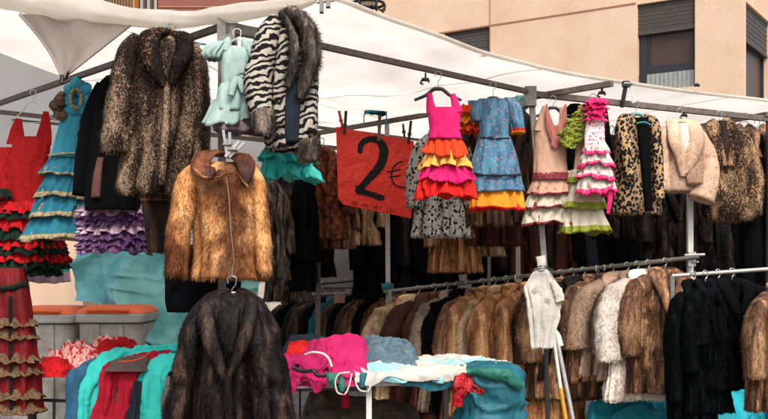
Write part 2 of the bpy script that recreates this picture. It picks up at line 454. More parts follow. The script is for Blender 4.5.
def denim_print():
    w = NM('blue_floral_print'); v = w.coord((1, 1, 1))
    vo = w.n('ShaderNodeTexVoronoi'); vo.inputs['Scale'].default_value = 45; w.l(v, vo.inputs['Vector'])
    base = w.ramp(w.noise(w.coord((1, 1, .3)), 25, 4), [(.35, '#224963'), (.62, '#44768f')])
    dots = w.ramp(vo.outputs['Distance'], [(.22, '#8a3350'), (.3, '#ffffff')])
    mk = w.mth('LESS_THAN', vo.outputs['Distance'], .26)
    w.col(w.mix(mk, base, dots)).set(.7, .3, sheen=.1); w.bump(w.noise(v, 300, 2), .2, .002); return w.m
M['denim'] = denim_print()
M['nude'] = cloth('nude_cotton', '#b8957f', '#a07d69', 8)
M['rose'] = cloth('old_rose_fringe', '#a66a5f', '#7d463f', 30)
M['burg'] = cloth('burgundy_lace', '#7c3038', '#561e26', 40)
M['ivory'] = cloth('ivory_cotton', '#bfb7a3', '#a39b86', 9, trans=.1)
M['lime'] = cloth('lime_edge', '#808730', '#676f1f', 20)
M['white'] = cloth('white_cotton', '#bab7ae', '#a3a097', 7)
def print_mat(name, a, b, scale=55, thr=.25):
    w = NM(name); v = w.coord(); f = w.noise(v, scale, 1)
    w.col(w.ramp(f, [(.5-.04+thr*.2, a), (.5+.04+thr*.2, b)])).set(.8, .3); return w.m
M['whitepink'] = print_mat('white_pink_dots', '#e2dad6', '#d8356a', 60, .35)
M['limeprint'] = print_mat('lime_print', '#848b34', '#3c4518', 70, .2)
M['redpinkprint'] = print_mat('red_pink_floral', '#c5283a', '#e6b9ae', 22, .1)
M['pinkroses'] = print_mat('pale_pink_floral', '#dfaea6', '#b81d2c', 26, .25)
M['crimson'] = cloth('crimson_jersey', '#a8142a', '#7d0c1c', 6)
M['jean'] = cloth('blue_denim', '#2f5d7c', '#224760', 14)
M['slate'] = cloth('slate_nylon', '#4d6470', '#384c56', 6, .6, .35)
M['navy'] = cloth('navy_wool', '#1c2630', '#131a22')
M['pinkcoat'] = cloth('pink_fleece', '#b41f5c', '#8f1548', 7, .9)
M['teal_quilt'] = cloth('teal_quilt', '#16606e', '#0c4552', 9, .6, .35)
M['green_quilt'] = cloth('green_quilt', '#1c6b58', '#114a40', 9, .6, .35)
M['seafoam'] = cloth('seafoam_cloth', '#8fc0c4', '#6aa3aa', 9)
M['sack'] = cloth('grey_brown_sacking', '#5c5148', '#3e362f', 8)
M['lining'] = cloth('brown_pink_lining', '#5d3a33', '#432823', 6, .5)
M['darkbrowncloth'] = cloth('dark_brown_suede', '#2c1d17', '#1a110d')
M['ribbon'] = cloth('pink_ribbon', '#e2246c', '#c8145a', 5, .4, .4)
M['steel'] = plain('galvanised_steel', '#7c7872', .45, .5, .6, .2, 30)
M['steel_lt'] = plain('pale_painted_steel', '#a9a6a0', .45, .5, .3, .15, 30)
M['steel_dk'] = plain('dull_iron_tube', '#6e6259', .6, .3, .2, .25, 30)
M['iron'] = plain('black_iron', '#141416', .5, .5, .2)
M['plastic_b'] = plain('black_plastic', '#101114', .4, .5)
M['wire_w'] = plain('white_wire', '#c9c8c4', .4, .5)
M['wire_m'] = plain('chrome_wire', '#9ba2a5', .25, .5, .8)
M['tealplastic'] = plain('teal_plastic', '#1d7f80', .4, .5)
M['white_pl'] = plain('white_plastic', '#cfccc4', .5, .4)
M['redplastic'] = plain('red_plastic', '#b01822', .4, .5)
def canopy_mat(name, c, t, dirt='#d2cabd'):
    w = NM(name); v = w.coord()
    f = w.noise(v, 2.2, 6, .62)
    col = w.mix(w.ramp(f, [(.38, '#ffffff'), (.72, '#000000')]), dirt, c)
    st = w.noise(w.coord((1, 1, .6)), 9, 5, .7)
    col = w.mix(w.ramp(st, [(.56, '#000000'), (.85, '#3a3a3a')]), col, dirt)
    w.col(col).set(.6, .3); w.bump(w.noise(v, 3.5, 5, .6), .35, .04); translucent(w, col, t); return w.m
M['tarp'] = canopy_mat('cream_tarpaulin', '#ebe6db', .62, '#d8d0c2')
M['tarp_flap'] = canopy_mat('beige_canvas_flap', '#c6b9ad', .4, '#a99b90')
M['bluetarp'] = canopy_mat('turquoise_tarpaulin', '#7fc0c0', .1, '#2a7c84')  # last tone puts the sheet's dark creases into the colour as teal mottling
M['cyantarp'] = canopy_mat('cyan_tarpaulin', '#1fa6b4', .1, '#128090')

# ------------------------------------------------------------------ world, sun, camera
wd = bpy.data.worlds.new('World'); SC.world = wd; wd.use_nodes = True
nt = wd.node_tree; bg = nt.nodes['Background']; sk = nt.nodes.new('ShaderNodeTexSky'); sk.sky_type = 'NISHITA'; sk.sun_disc = False
SUN_EL, SUN_AZ = math.radians(49), math.radians(166)   # azimuth measured from +Y clockwise
sk.sun_elevation = SUN_EL; sk.sun_rotation = SUN_AZ; sk.air_density = 1.0; sk.dust_density = 4.0; sk.ozone_density = .6
nt.links.new(sk.outputs[0], bg.inputs[0]); bg.inputs[1].default_value = .15
sl = bpy.data.lights.new('sun', 'SUN'); sl.energy = 1.9; sl.angle = math.radians(28); sl.color = (1, .95, .89)
so = bpy.data.objects.new('sun', sl); COL.objects.link(so)
dx, dy = math.sin(SUN_AZ)*math.cos(SUN_EL), math.cos(SUN_AZ)*math.cos(SUN_EL)
from mathutils import Vector
so.rotation_euler = Vector((dx, dy, math.sin(SUN_EL))).to_track_quat('Z', 'Y').to_euler()
so.location = (0, -5, 12)
cam = bpy.data.cameras.new('camera'); co = bpy.data.objects.new('camera', cam); COL.objects.link(co)
cam.sensor_width = 36; cam.lens = 36*F/768; cam.clip_start = .1; cam.clip_end = 500
cam.shift_y = (HY-209.5)/768
co.location = (0, 0, EYE); co.rotation_euler = (math.radians(90), 0, 0); SC.camera = co
SC.view_settings.view_transform = 'Standard'; SC.view_settings.look = 'None'; SC.view_settings.gamma = 1
SC.view_settings.exposure = 0.82
SC.render.engine = 'CYCLES'; SC.cycles.max_bounces = 8; SC.cycles.use_denoising = True

# ================================================================== SETTING
def paving():
    w = NM('granite_paving'); v = w.coord((1, 1, 1))
    br = w.n('ShaderNodeTexBrick'); br.inputs['Scale'].default_value = 1.6; br.inputs['Mortar Size'].default_value = .012
    br.inputs['Color1'].default_value = lin('#8a8179'); br.inputs['Color2'].default_value = lin('#7a726b'); br.inputs['Mortar'].default_value = lin('#4c4743')
    w.l(v, br.inputs['Vector'])
    c = w.mix(w.ramp(w.noise(v, 1.5, 6, .7), [(.3, '#000000'), (.8, '#909090')]), br.outputs[0], '#5a534d')
    w.col(c).set(.85, .2); return w.m
MB().add([[-150, -60, 0], [150, -60, 0], [150, 200, 0], [-150, 200, 0]], [[0, 1, 2, 3]]).build('ground', paving(), smooth=False)['kind'] = 'structure'

def stucco(name, c, c2):
    w = NM(name); v = w.coord()
    col = w.ramp(w.noise(v, .9, 6, .7), [(.32, c2), (.62, c)])
    col = w.mix(w.ramp(w.noise(v, 5, 5, .75), [(.4, '#000000'), (.75, '#4a4a4a')]), col, '#9b7d66')
    col = w.mix(w.ramp(w.noise(w.coord((3, 3, .25)), 3.2, 6, .75), [(.55, '#000000'), (.8, '#5a5a5a')]), col, '#7a5c48')
    w.col(col).set(.92, .12); w.bump(w.noise(v, 45, 5, .7), .45, .015); return w.m
M['peach'] = stucco('peach_render', '#cdb39b', '#c1a58b')
M['joint'] = plain('render_joint', '#9a7156', .9, .1)
M['shutter'] = plain('brown_grey_shutter', '#4b443f', .6, .3)
M['framedk'] = plain('dark_window_frame', '#26262a', .5, .4)
w = NM('window_glass'); w.col('#43332c').set(.35, .3); M['glass'] = w.m
M['curtain'] = plain('grey_curtain', '#8c9090', .9, .1)
M['sill'] = plain('ribbed_grey_panel', '#8f9491', .8, .2)
M['brick'] = plain('pink_brown_render', '#7d4f47', .9, .2, var=.1, scale=3)
M['ochre'] = plain('orange_panel', '#b5804f', .8, .2)
M['pale'] = plain('pale_stone', '#9e968c', .85, .2)

# --- peach corner building (left face direction e1, right face direction e2)
A0 = np.array([5.06, 20.0, 0]); e1 = np.array([.833, -.553, 0]); e2 = np.array([.553, .833, 0])
Cn = A0+e1*2.07
nrm = np.array([-.553, -.833, 0])  # outward of left face (toward the camera)
def frame_mat(origin, ex, ny):
    Mx = np.eye(4); Mx[:3, 0] = ex; Mx[:3, 1] = -ny; Mx[:3, 2] = (0, 0, 1); Mx[:3, 3] = origin; return Mx
bld = thing('peach_building', 'peach rendered corner building rising behind the white awning', 'building', tuple(Cn))
def facade(name, origin, ex, ny, x0, x1, z1, holes, parent):
    """wall slab with rectangular holes (x0,x1,z0,z1); depth .35 behind the face"""
    b = MB(); xs = sorted({x0, x1, *[h[0] for h in holes], *[h[1] for h in holes]}); zs = sorted({0, z1, *[h[2] for h in holes], *[h[3] for h in holes]})
    Mx = frame_mat(origin, ex, ny)
    for i in range(len(xs)-1):
        for j in range(len(zs)-1):
            cx, cz = (xs[i]+xs[i+1])/2, (zs[j]+zs[j+1])/2
            if any(h[0] < cx < h[1] and h[2] < cz < h[3] for h in holes): continue
            b.box((xs[i], 0, zs[j]), (xs[i+1], .35, zs[j+1]), 0, Mx)
    b.V = [np.vstack(b.V)-np.array(Cn if parent is bld else parent.location)]; 
    return b.build(name, M['peach'] if parent is bld else M['brick'], parent, smooth=False)
def zt(py, s): # height of a photo row at position s along the left face (from A0)
    Y = (A0+e1*s)[1]; return EYE+(HY-py)/F*Y
def sx(px):    # position along left face for photo column
    r = (px-CX)/F; return (r*A0[1]-A0[0])/(e1[0]-r*e1[1])
W1 = (sx(637), sx(695), zt(92, 0), zt(4.5, sx(637)))
W2 = (sx(444), sx(490), zt(120, sx(444)), zt(33, sx(444)))
facade('wall', A0, e1, nrm, sx(270), 2.07-.3505, 14, [W1, W2, (W1[0], W1[1], 9.2, 11), (W2[0], W2[1], 9.2, 11)], bld)
n2 = np.array([.833, -.553, 0])
def s2(px): r = (px-CX)/F; return (r*Cn[1]-Cn[0])/(e2[0]-r*e2[1])
Yr = (Cn+e2*.3)[1]; W3 = (s2(746), s2(770), EYE+(HY-100)/F*Yr, EYE+(HY-3)/F*Yr)
facade('wall', Cn, e2, n2, 0.0, 12, 14, [W3], bld)
# joints on the render
b = MB(); Mx = frame_mat(A0, e1, nrm)
zj = zt(3, sx(637)); zk = zt(22, sx(400))
b.box((sx(270), -.012, zj-.015), (sx(637)-.02, -.001, zj+.015), 0, Mx)
b.box((sx(490)-.01, -.011, 0.5), (sx(490)+.01, -.001, 14), 0, Mx)
b.box((sx(270), -.013, zj-2.9), (2.0, -.001, zj-2.88), 0, Mx)
b.V = [np.vstack(b.V)-Cn]; b.build('render_joint', M['joint'], bld, smooth=False)
def window(origin, ex, ny, W, zs_frac, panel, parent):
    x0, x1, z0, z1 = W; Mx = frame_mat(origin, ex, ny); h = z1-z0
    off = np.array(Cn if parent is bld else parent.location)
    def mk(bb, nm, mt, par): 
        bb.V = [np.vstack(bb.V)-off]; return bb.build(nm, mt, par, smooth=False)
    zsb = z1-h*zs_frac; zp = z0+h*panel
    f = MB(); t = .075
    for lo, hi in (((x0+.002, .12, zp), (x0+.17, .24, zsb)), ((x1-t, .12, zp), (x1-.002, .24, zsb)), ((x0+.17, .121, zp), (x1-t, .239, zp+.16)), ((x0+.17, .121, zsb-.07), (x1-t, .239, zsb-.002))):
        f.box(lo, hi, 0, Mx)
    f.box((x0+.17, .14, zp+.16), (x0+.22, .2, zsb-.07), 0, Mx)
    fo = mk(f, 'window', M['framedk'], parent)
    g = MB(); g.box((x0+.2, .17, zp+.15), (x1-t+.01, .18, zsb-.06), 0, Mx); mk(g, 'pane', M['glass'], fo)
    s = MB(); n = 14; hh = (z1-zsb)/n
    for i in range(n):
        s.box((x0+.004, .06+(.006 if i % 2 else 0), zsb+i*hh), (x1-.004, .1, zsb+(i+1)*hh-.006), 0, Mx)
    s.box((x0+.004, .045, zsb-.05), (x1-.004, .11, zsb-.004), 0, Mx); mk(s, 'roller_shutter', M['shutter'], parent)
    if panel > 0:
        q = MB(); nb = 22; ww = (x1-x0-.17)/nb
        for i in range(nb): q.box((x0+.17+i*ww, .1+(.02 if i % 2 else 0), z0+.01), (x0+.17+(i+1)*ww, .16, zp-.003), 0, Mx)
        mk(q, 'balcony_panel', M['sill'], parent)
        q = MB(); q.box((x0+.003, .1, z0+.01), (x0+.168, .2, zp-.002), 0, Mx); mk(q, 'window_jamb', M['framedk'], parent)
    k = MB(); k.box((x0-.01, .36, z0-.2), (x1+.2, .55, z1+.2), 0, Mx); mk(k, 'room_interior', M['framedk'], parent)
window(A0, e1, nrm, W1, .32, .2, bld)
window(A0, e1, nrm, W2, .5, 0, bld)
window(Cn, e2, n2, W3, .36, 0, bld)

# --- building at upper left with ground floor behind the stall
LB = np.array([-6.0, 24.0, 0]); lb = thing('pink_brown_building', 'pink brown building with ribbed orange and dark bays above the awning', 'building', tuple(LB))
def lbox(nm, px0, px1, z0, z1, y0, y1, mt, par=None):
    Y = 24.0; b = MB(); b.box(((px0-CX)/F*Y-LB[0], y0, z0), ((px1-CX)/F*Y-LB[0], y1, z1)); return b.build(nm, mt, par or lb, smooth=False)
lbox('wall', 158, 300, 3.6, 14, 0, 3, M['brick'])
o = lbox('bay', 112, 138, 3.6, 14, -.35, 2.9, M['ochre'])
b = MB()
for i in range(9): b.box(((113+i*2.8-CX)/F*24-LB[0], -.42, 3.7), ((113+i*2.8-CX)/F*24-LB[0]+.022, -.352, 13.9))
b.build('rib', M['shutter'], o, smooth=False)
lbox('dark_bay', 138, 157.9, 3.6, 14, .2, 2.9, M['shutter']); 
for a in (140, 147, 154): lbox('pier', a, a+2.5, 3.6, 14, .02, .199, M['pale'])
lbox('wall', -120, 111.9, 3.6, 14, 0.1, 3, M['pale'], None)
for a, z0 in ((78, 7.2), (96, 7.2), (40, 7.2)): 
    f = lbox('window', a, a+14, z0, z0+1.9, .0, .098, M['framedk']); lbox('pane', a+1, a+13, z0+.1, z0+1.8, -.02, -.002, M['glass'], f)
b = MB()
for k in range(10): b.box(((158.5-CX)/F*24-LB[0], -.02, 7.3+k*.3), ((299-CX)/F*24-LB[0], -.002, 7.3+k*.3+.03))
b.build('moulding', M['joint'], lb, smooth=False)
lbox('ground_floor', -120, 300, 0, 3.598, -.1, 3, M['pale'])
# peach pillar close behind the bins
pil = MB(); Y = 11.0
x0, x1 = (30-CX)/F*Y, (83-CX)/F*Y
o = pil.box((-.0, 0, 0), (x1-x0, .5, 1.93)).box((0.0, .01, 1.935), (x1-x0, .49, 3.0)).build('pillar', M['peach'], loc=(x0, Y, 0), smooth=False)
tag(o, 'flat peach pillar behind the grey bins, turquoise sheet on its right', 'pillar')
# low pale tiled wall behind the turquoise sheet
def tiles():
    w = NM('pale_wall_tiles'); v = w.coord((1, 1, 1), rot=(math.radians(90), 0, 0))
    br = w.n('ShaderNodeTexBrick'); br.inputs['Scale'].default_value = 2.2; br.inputs['Mortar Size'].default_value = .008
    br.inputs['Color1'].default_value = lin('#a59c93'); br.inputs['Color2'].default_value = lin('#988f87'); br.inputs['Mortar'].default_value = lin('#5c5651')
    w.l(v, br.inputs['Vector']); w.col(br.outputs[0]).set(.8, .2); return w.m
o = MB().box((0, 0, 0), (1.75, .2, 1.45)).build('low_wall', tiles(), loc=(-3.6, 11.6, 0), smooth=False)
tag(o, 'low pale tiled wall showing between the bins and the dark fur coat', 'wall')
# grey brown kiosk panel behind the far rail
kk = thing('kiosk', 'grey brown kiosk side with a pale plate behind the far coats', 'kiosk', (-1.2, 13, 0))
MB().box((0, 0, 0), (4.2, .8, 2.12)).build('panel', plain('grey_brown_panel', '#4c433e', .7, .2), kk, smooth=False)
MB().box((.02, -.03, 2.124), (4.18, .8, 2.2)).build('trim', M['shutter'], kk, smooth=False)
MB().box((.35, -.015, 1.35), (.85, -.002, 1.95)).build('plate', plain('pale_plate', '#625a53', .6, .3), kk, smooth=False)
b = MB()
for q in range(4): 
    th = np.linspace(0, 2*np.pi, 9); b.tube(np.stack([.42+q*.17+.07*np.cos(th), np.full(9, -.02), 2.06+.04*np.sin(th)], 1), .008, 6, rows=18, cap=False)
b.build('scroll', plain('brass_scroll', '#a87c54', .5), kk)
for a in (1.9, 2.7, 3.5): MB().box((a, -.02, .02), (a+.04, -.001, 2.1)).build('post', M['shutter'], kk, smooth=False)

# --- street lamp above the awning
sl_o = thing('street_lamp', 'black wrought iron street lamp head poking above the awning', 'street lamp', P(368, HY, 15)-np.array([0, 0, EYE]))
zb = EYE+(HY-6)/F*15
MB().tube([(0, 0, 0), (0, 0, 1), (0, 0, zb-.3)], [.09, .06, .035], 14).build('pole', M['iron'], sl_o)
b = MB()
th = np.linspace(0, 2*np.pi, 25)
b.tube(np.stack([.24*np.cos(th), .24*np.sin(th), np.full(25, zb+.03)], 1), .022, 8, rows=60, cap=False)
b.tube([(0, 0, zb-.3), (0, 0, zb-.12), (0, 0, zb)], [.03, .05, .02], 10)
for a in np.arange(0, 2*np.pi, np.pi/3):
    ca, sa = math.cos(a), math.sin(a)
    b.tube([(0, 0, zb-.08), (.1*ca, .1*sa, zb-.02), (.2*ca, .2*sa, zb-.06), (.26*ca, .26*sa, zb-.0), (.22*ca, .22*sa, zb+.07)], .014, 6, rows=24)
    b.tube([(.24*ca, .24*sa, zb+.02), (.25*ca, .25*sa, zb-.03), (.21*ca, .21*sa, zb-.09)], [.012, .02, .026], 6)
b.build('scrollwork', M['iron'], sl_o)
b = MB().tube([(0, 0, zb+.04), (0, 0, zb+.5)], [.17, .26], 6, rows=2, smooth=False)
w = NM('lantern_glass'); w.col('#8d8a80').set(.1, .5); b.build('lantern', w.m, sl_o)
MB().tube([(0, 0, zb+.5), (0, 0, zb+.7), (0, 0, zb+.78)], [.3, .12, .02], 6, rows=3).build('cap', M['iron'], sl_o)

# ================================================================== STALL FRAMES
FC = P(227, 25, 5.06); aA = np.array([-2.05, 2.34, 0]); 
RC = P(530, 92, 6.94); LA = P(-20, 110, 7.75); LC = P(318, 133, 8.95)
fr = thing('stall_frame', 'brown steel pole frame carrying the market stall awning', 'stall frame', (FC[0], FC[1], 0))
fo_ = np.array([FC[0], FC[1], 0])
def pole(a, b_, w_, nm, par=fr, mt=None, off=None):
    off = fo_ if off is None else off
    o = MB().bar(np.asarray(a)-off, np.asarray(b_)-off, w_).build(nm, mt or M['steel_dk'], par, smooth=False); return o
pole(FC+[-.02, .02, 0], LA, .032, 'beam'); pole(FC+[.02, .02, 0], RC+[-.02, -.02, 0], .032, 'beam')
pole(LC, P(612, 83.5, 6.62), .036, 'beam')
pole(P(0, 112, 8.2), P(345, 149, 9.6), .034, 'beam')
pole(P(0, 119, 8.4), P(92, 127, 8.6), .02, 'beam')
pole(P(316, 127, 9.1), P(420, 140, 9.9), .025, 'beam')
pole(P(470, 176, 9.0), P(535, 166, 8.2), .04, 'beam', mt=M['steel_lt'])
def vpole(px, py, Y, px2=None, w_=.045, mt=None, nm='post'):
    a = P(px, py, Y); c = a.copy(); c[2] = 0
    if px2 is not None: c[0] = (px2-CX)/F*Y
    return pole(a, c, w_, nm, mt=mt)
vpole(222, 26, 5.09, None, .036)
_a = P(531, 92, 6.96); _c = P(544.5, 268, 6.96); pole(_a, _c, .038, 'post', mt=M['steel']); pole(_c, [P(549, 272, 6.96)[0], 6.96, 0], .026, 'lower_post', mt=M['iron'])
vpole(387, 121, 8.6, 389, .04, M['steel_lt']); vpole(318, 131, 8.98); vpole(518, 215, 9.3, 518, .04, M['steel_lt']); vpole(489, 200, 9.6, 489, .03, M['steel'])
b = MB(); c = FC-fo_
b.box(c+[-.045, -.03, -.09], c+[.045, .06, .03]); b.bar(c+[-.01, -.02, -.02], c+[.15, .1, -.02], .05)
b.build('clamp', M['steel'], fr, smooth=False)
c = RC-fo_; MB().box(c+[-.04, -.04, -.1], c+[.04, .04, .035]).build('clamp', M['steel'], fr, smooth=False)
fr2 = thing('stall_frame', 'steel pole frame of the right hand stall part, fur jackets hanging from it', 'stall frame', (RC[0], RC[1], 0))
f2 = np.array([RC[0], RC[1], 0])
B2a, B2b = P(534, 94, 6.98), P(770, 119, 7.75)
pole(B2a, B2b, .04, 'beam', fr2, off=f2); pole(P(690, 128, 8.9), P(768, 114, 7.7), .034, 'beam', fr2, off=f2); pole(P(540, 160, 9.4), P(640, 148, 9.6), .034, 'beam', fr2, off=f2)
a = P(690, 140, 7.52); pole(a, [a[0], a[1], 0], .04, 'post', fr2, M['white_pl'], f2)
a = P(770, 119, 7.75); pole(a, [a[0], a[1], 0], .05, 'post', fr2, M['steel_dk'], f2)

def beamY(px):  # depth of beam B / B2 at photo column
    a, c = (FC, RC) if px < 532 else (B2a, B2b)
    r = (px-CX)/F; t = (r*a[1]-a[0])/((c[0]-a[0])-r*(c[1]-a[1])); return (a+t*(c-a))
def beamA(px):
    r = (px-CX)/F; c = LA; t = (r*FC[1]-FC[0])/((c[0]-FC[0])-r*(c[1]-FC[1])); return (FC+t*(c-FC))

# clips and hooks on the beams
def clip(px, py, Y, label):
    o = thing('beam_clip', label, 'clip', P(px, py, Y), 0, 'small clips under the beams')
    MB().box((-.005, -.015, -.03), (.005, .015, .0)).box((-.022, -.01, -.048), (.02, .01, -.03)).tube([(-.02, 0, -.04), (-.03, 0, -.06), (-.012, 0, -.066)], .006, 6).build('bracket', M['iron'], o)
    MB().tube([(.01, 0, -.035), (.02, 0, -.055), (.024, 0, -.04)], .005, 6).build('screw', M['steel'], o)
clip(425.5, 73, 5.95, 'small black clip under the beam above the pink dress')
clip(602, 87, 6.7, 'black clip at the end of the stub beam beside the building')
clip(684, 110, 7.6, 'small black clip on the beam above the cream fur jacket')
def peg(px0, py0, px1, py1, Y, mt, label, wd=.012, group='wooden pegs'):
    a, c = P(px0, py0, Y), P(px1, py1, Y); o = thing('clothes_peg', label, 'clothes peg', c, 0, group); L = a-c
    MB().bar((-.007, -.004, 0), L+[-.007, -.004, 0], wd).build('jaw', mt, o, smooth=False)
    MB().bar((.009, .004, 0), L*.92+[.02, .004, 0], wd).build('jaw', mt, o, smooth=False)
    MB().tube([L*.45+[-.02, -.012, 0], L*.45+[.02, -.012, 0]], .008, 8).build('spring', M['steel'], o)

# ================================================================== CANOPY
cano = thing('awning', 'cream white tarpaulin awning stretched over the market stall', 'awning', (0, 0, 0))
E1p = np.array([P(325, -4, 4.8), P(250, 6, 5.0), P(190, 13, 5.2), P(130, 14, 5.45), P(75, 8, 5.7), P(20, -2, 6.0), P(-60, -16, 6.5), P(-138, -10, 6.9)])
E2p = np.array([P(325, -4, 4.8), P(342, 1, 4.95), P(380, 16, 5.3), P(430, 33, 5.7), P(490, 55, 6.2), P(530, 65, 6.5), P(560, 72, 6.8), P(600, 79, 7.1), P(690, 92, 7.75), P(768, 101, 8.3), P(900, 118, 9.3)])
U, Vn = 70, 90
E1 = resample(E1p, U); E2 = resample(E2p, Vn); P0 = E1p[0]; PB = P(368, 165, 12.5)
dB = PB-(E1p[-1]+E2p[-1]-P0)
uu = np.linspace(0, 1, U)[:, None, None]; vv = np.linspace(0, 1, Vn)[None, :, None]
R = E1[:, None]+E2[None]-P0+uu*vv*dB
sag = -.10*np.sin(np.pi*uu[..., 0])*np.sin(np.pi*vv[..., 0])
R[..., 2] += sag+.02*fbm(R*1.2, 3, 3)*np.minimum(1, 8*uu[..., 0])*np.minimum(1, 8*vv[..., 0])+.02*np.sin(vv[..., 0]*22)*uu[..., 0]*(1-uu[..., 0])*2
edge = np.minimum(1, np.minimum(uu[..., 0], 1-uu[..., 0])*9)*np.minimum(1, np.minimum(vv[..., 0], 1-vv[..., 0])*9)
rad_ = np.arctan2(R[..., 0]-P0[0], R[..., 1]-P0[1]); R[..., 2] += edge*(.012*np.sin(rad_*26+2*vnoise(R*.7, 5))+.018*ridge(R*np.array([1.1, .9, 1]), 3, 8))
roof_o = MB().grid(R).build('roof_sheet', M['tarp'], cano)
b = MB()
for f_ in (.33, .66):
    k_ = int(f_*(Vn-1)); L_ = R[:, k_]+[0, 0, -.006]; sd_ = R[:, k_+1]-R[:, k_]; sd_ /= np.linalg.norm(sd_, axis=1)[:, None]; b.grid(np.stack([L_, L_+sd_*.035], 1))
for f_ in (.45,):
    k_ = int(f_*(U-1)); L_ = R[k_]+[0, 0, -.008]; sd_ = R[k_+1]-R[k_]; sd_ /= np.linalg.norm(sd_, axis=1)[:, None]; b.grid(np.stack([L_, L_+sd_*.035], 1))
b.build('seam', M['tarp'], roof_o)
# back curtain under the far left edge
E = R[-1]; 
def curtain(E, zbot0, zbot1, seed, nm='back_sheet'):
    n = len(E); Q = 26; t = np.linspace(0, 1, n); zb = zbot0+(zbot1-zbot0)*t
    g = np.zeros((Q, n, 3)); nrm_ = np.cross(np.gradient(E, axis=0), [0, 0, 1]); nrm_ /= np.linalg.norm(nrm_, axis=1)[:, None]
    for k in range(Q):
        f = k/(Q-1); g[k] = E; g[k, :, 2] = (E[:, 2]-.003)*(1-f)+zb*f
        dd = (.05*np.sin(t*34+f)+.05*vnoise(np.stack([t*14, np.full(n, f*3), np.zeros(n)], 1), seed))*min(1, f*4)
        g[k] += nrm_*dd[:, None]
    return MB().grid(g).build(nm, M['tarp'], cano)
M_tarp_keep = M['tarp']; M['tarp'] = canopy_mat('cream_back_tarpaulin', '#f0ebe0', .8, '#e6dfd2')  # paler, more translucent tarp copy; brightens the shaded back sheet by its colour
curtain(R[-1], 1.72, 2.75, 4)
curtain(R[:, -1][::-1], 2.75, 2.6, 6); M['tarp'] = M_tarp_keep
# rolled front edge
vl = [P(330, -7, 4.78), P(318, -3, 4.8), P(290, 4, 4.86), P(250, 11, 4.96), P(200, 18, 5.15), P(160, 18, 5.28), P(130, 16.5, 5.4), P(95, 13, 5.55), P(60, 7, 5.7), P(25, -2, 5.9), P(-20, -10, 6.15), P(-80, -16, 6.5)]
rr = [.015, .02, .03, .038, .043, .046, .055, .075, .085, .085, .09, .09]
MB().tube(vl, rr, 24, rows=110, disp=lambda t, u, Gd: .012*fbm(Gd*[4, 4, 9], 3, 2)+.004*np.sin(u*2*np.pi*5+Gd[..., 0]*9)).build('rolled_edge', M['tarp'], cano)
# hem of the right edge
hm = E2.copy(); hm[:, 2] += .004
MB().tube(hm[::3], .014, 8, rows=120).build('hem', M['tarp'], cano)
# hanging triangular flap
TL, TR, TT = P(20, 14, 5.86), P(131, 26, 5.38), P(63, 79, 5.75)
n = 34; g = np.zeros((n, n, 3))
for i in range(n):
    f = i/(n-1); a = TL*(1-f)+TT*f; c = TR*(1-f)+TT*f
    a = a+np.array([.03*math.sin(f*3.1), 0, 0])
    for j in range(n):
        s_ = j/(n-1); q = a*(1-s_)+c*s_; q = q+np.array([0, -.05*math.sin(math.pi*s_)*(1-f)-.012*math.sin(s_*14)*(1-f*.6), -.02*math.sin(math.pi*s_)*(f)]); g[i, j] = q
flo = MB().grid(g).build('triangular_flap', M['tarp_flap'], cano)
MB().tube(g[::3, 0], .012, 8, rows=40).tube(g[::3, -1], .006, 6, rows=40).build('flap_seam', M['tarp_flap'], flo)
MB().tube([TT+[0, -.01, .02], TT+[.0, -.02, -.03]], .014, 8).tube([TT+[.02, -.01, .0], TT+[.05, -.06, .03]], .008, 6).build('eyelet', M['iron'], flo)
# clamp at the near corner and clamps on the right edge
o = thing('awning_clamp', 'metal clamp gripping the near corner of the awning beside the street lamp', 'clamp', P(326, 0, 4.75), 0)
MB().box((-.03, -.02, -.06), (-.012, .02, .05)).box((.0, -.02, -.035), (.02, .02, .05)).box((-.03, -.015, .02), (.045, .015, .045)).build('jaw', M['steel'], o, smooth=False)
MB().tube([(-.045, 0, -.01), (.04, 0, -.0)], .008, 8).build('screw', M['steel_lt'], o)
o = thing('awning_clamp', 'dark spring clamp holding the awning edge below the large window', 'clamp', P(626, 84, 7.2), 0)
MB().bar((0, 0, .0), (-.035, -.02, -.17), .022).bar((0.0, 0, .02), (.0, 0, -.02), .05).build('jaw', M['iron'], o, smooth=False)
MB().bar((.02, 0, .03), (.05, -.02, -.14), .018).build('jaw', M['white_pl'], o, smooth=False)
MB().tube([(-.02, -.02, 0), (.04, -.02, 0)], .012, 8).build('spring', M['steel'], o)
for px, py, Y, lb_ in ((485, 53, 6.2, 'tiny black toggle on the awning edge under the small shuttered window'), (697, 86, 7.75, 'tiny dark toggle on the awning edge right of the large window')):
    o = MB().tube([(-.02, 0, 0), (0, 0, .01), (.02, 0, 0)], [.008, .014, .008], 8).build('toggle', M['iron'], loc=P(px, py, Y)); tag(o, lb_, 'toggle')

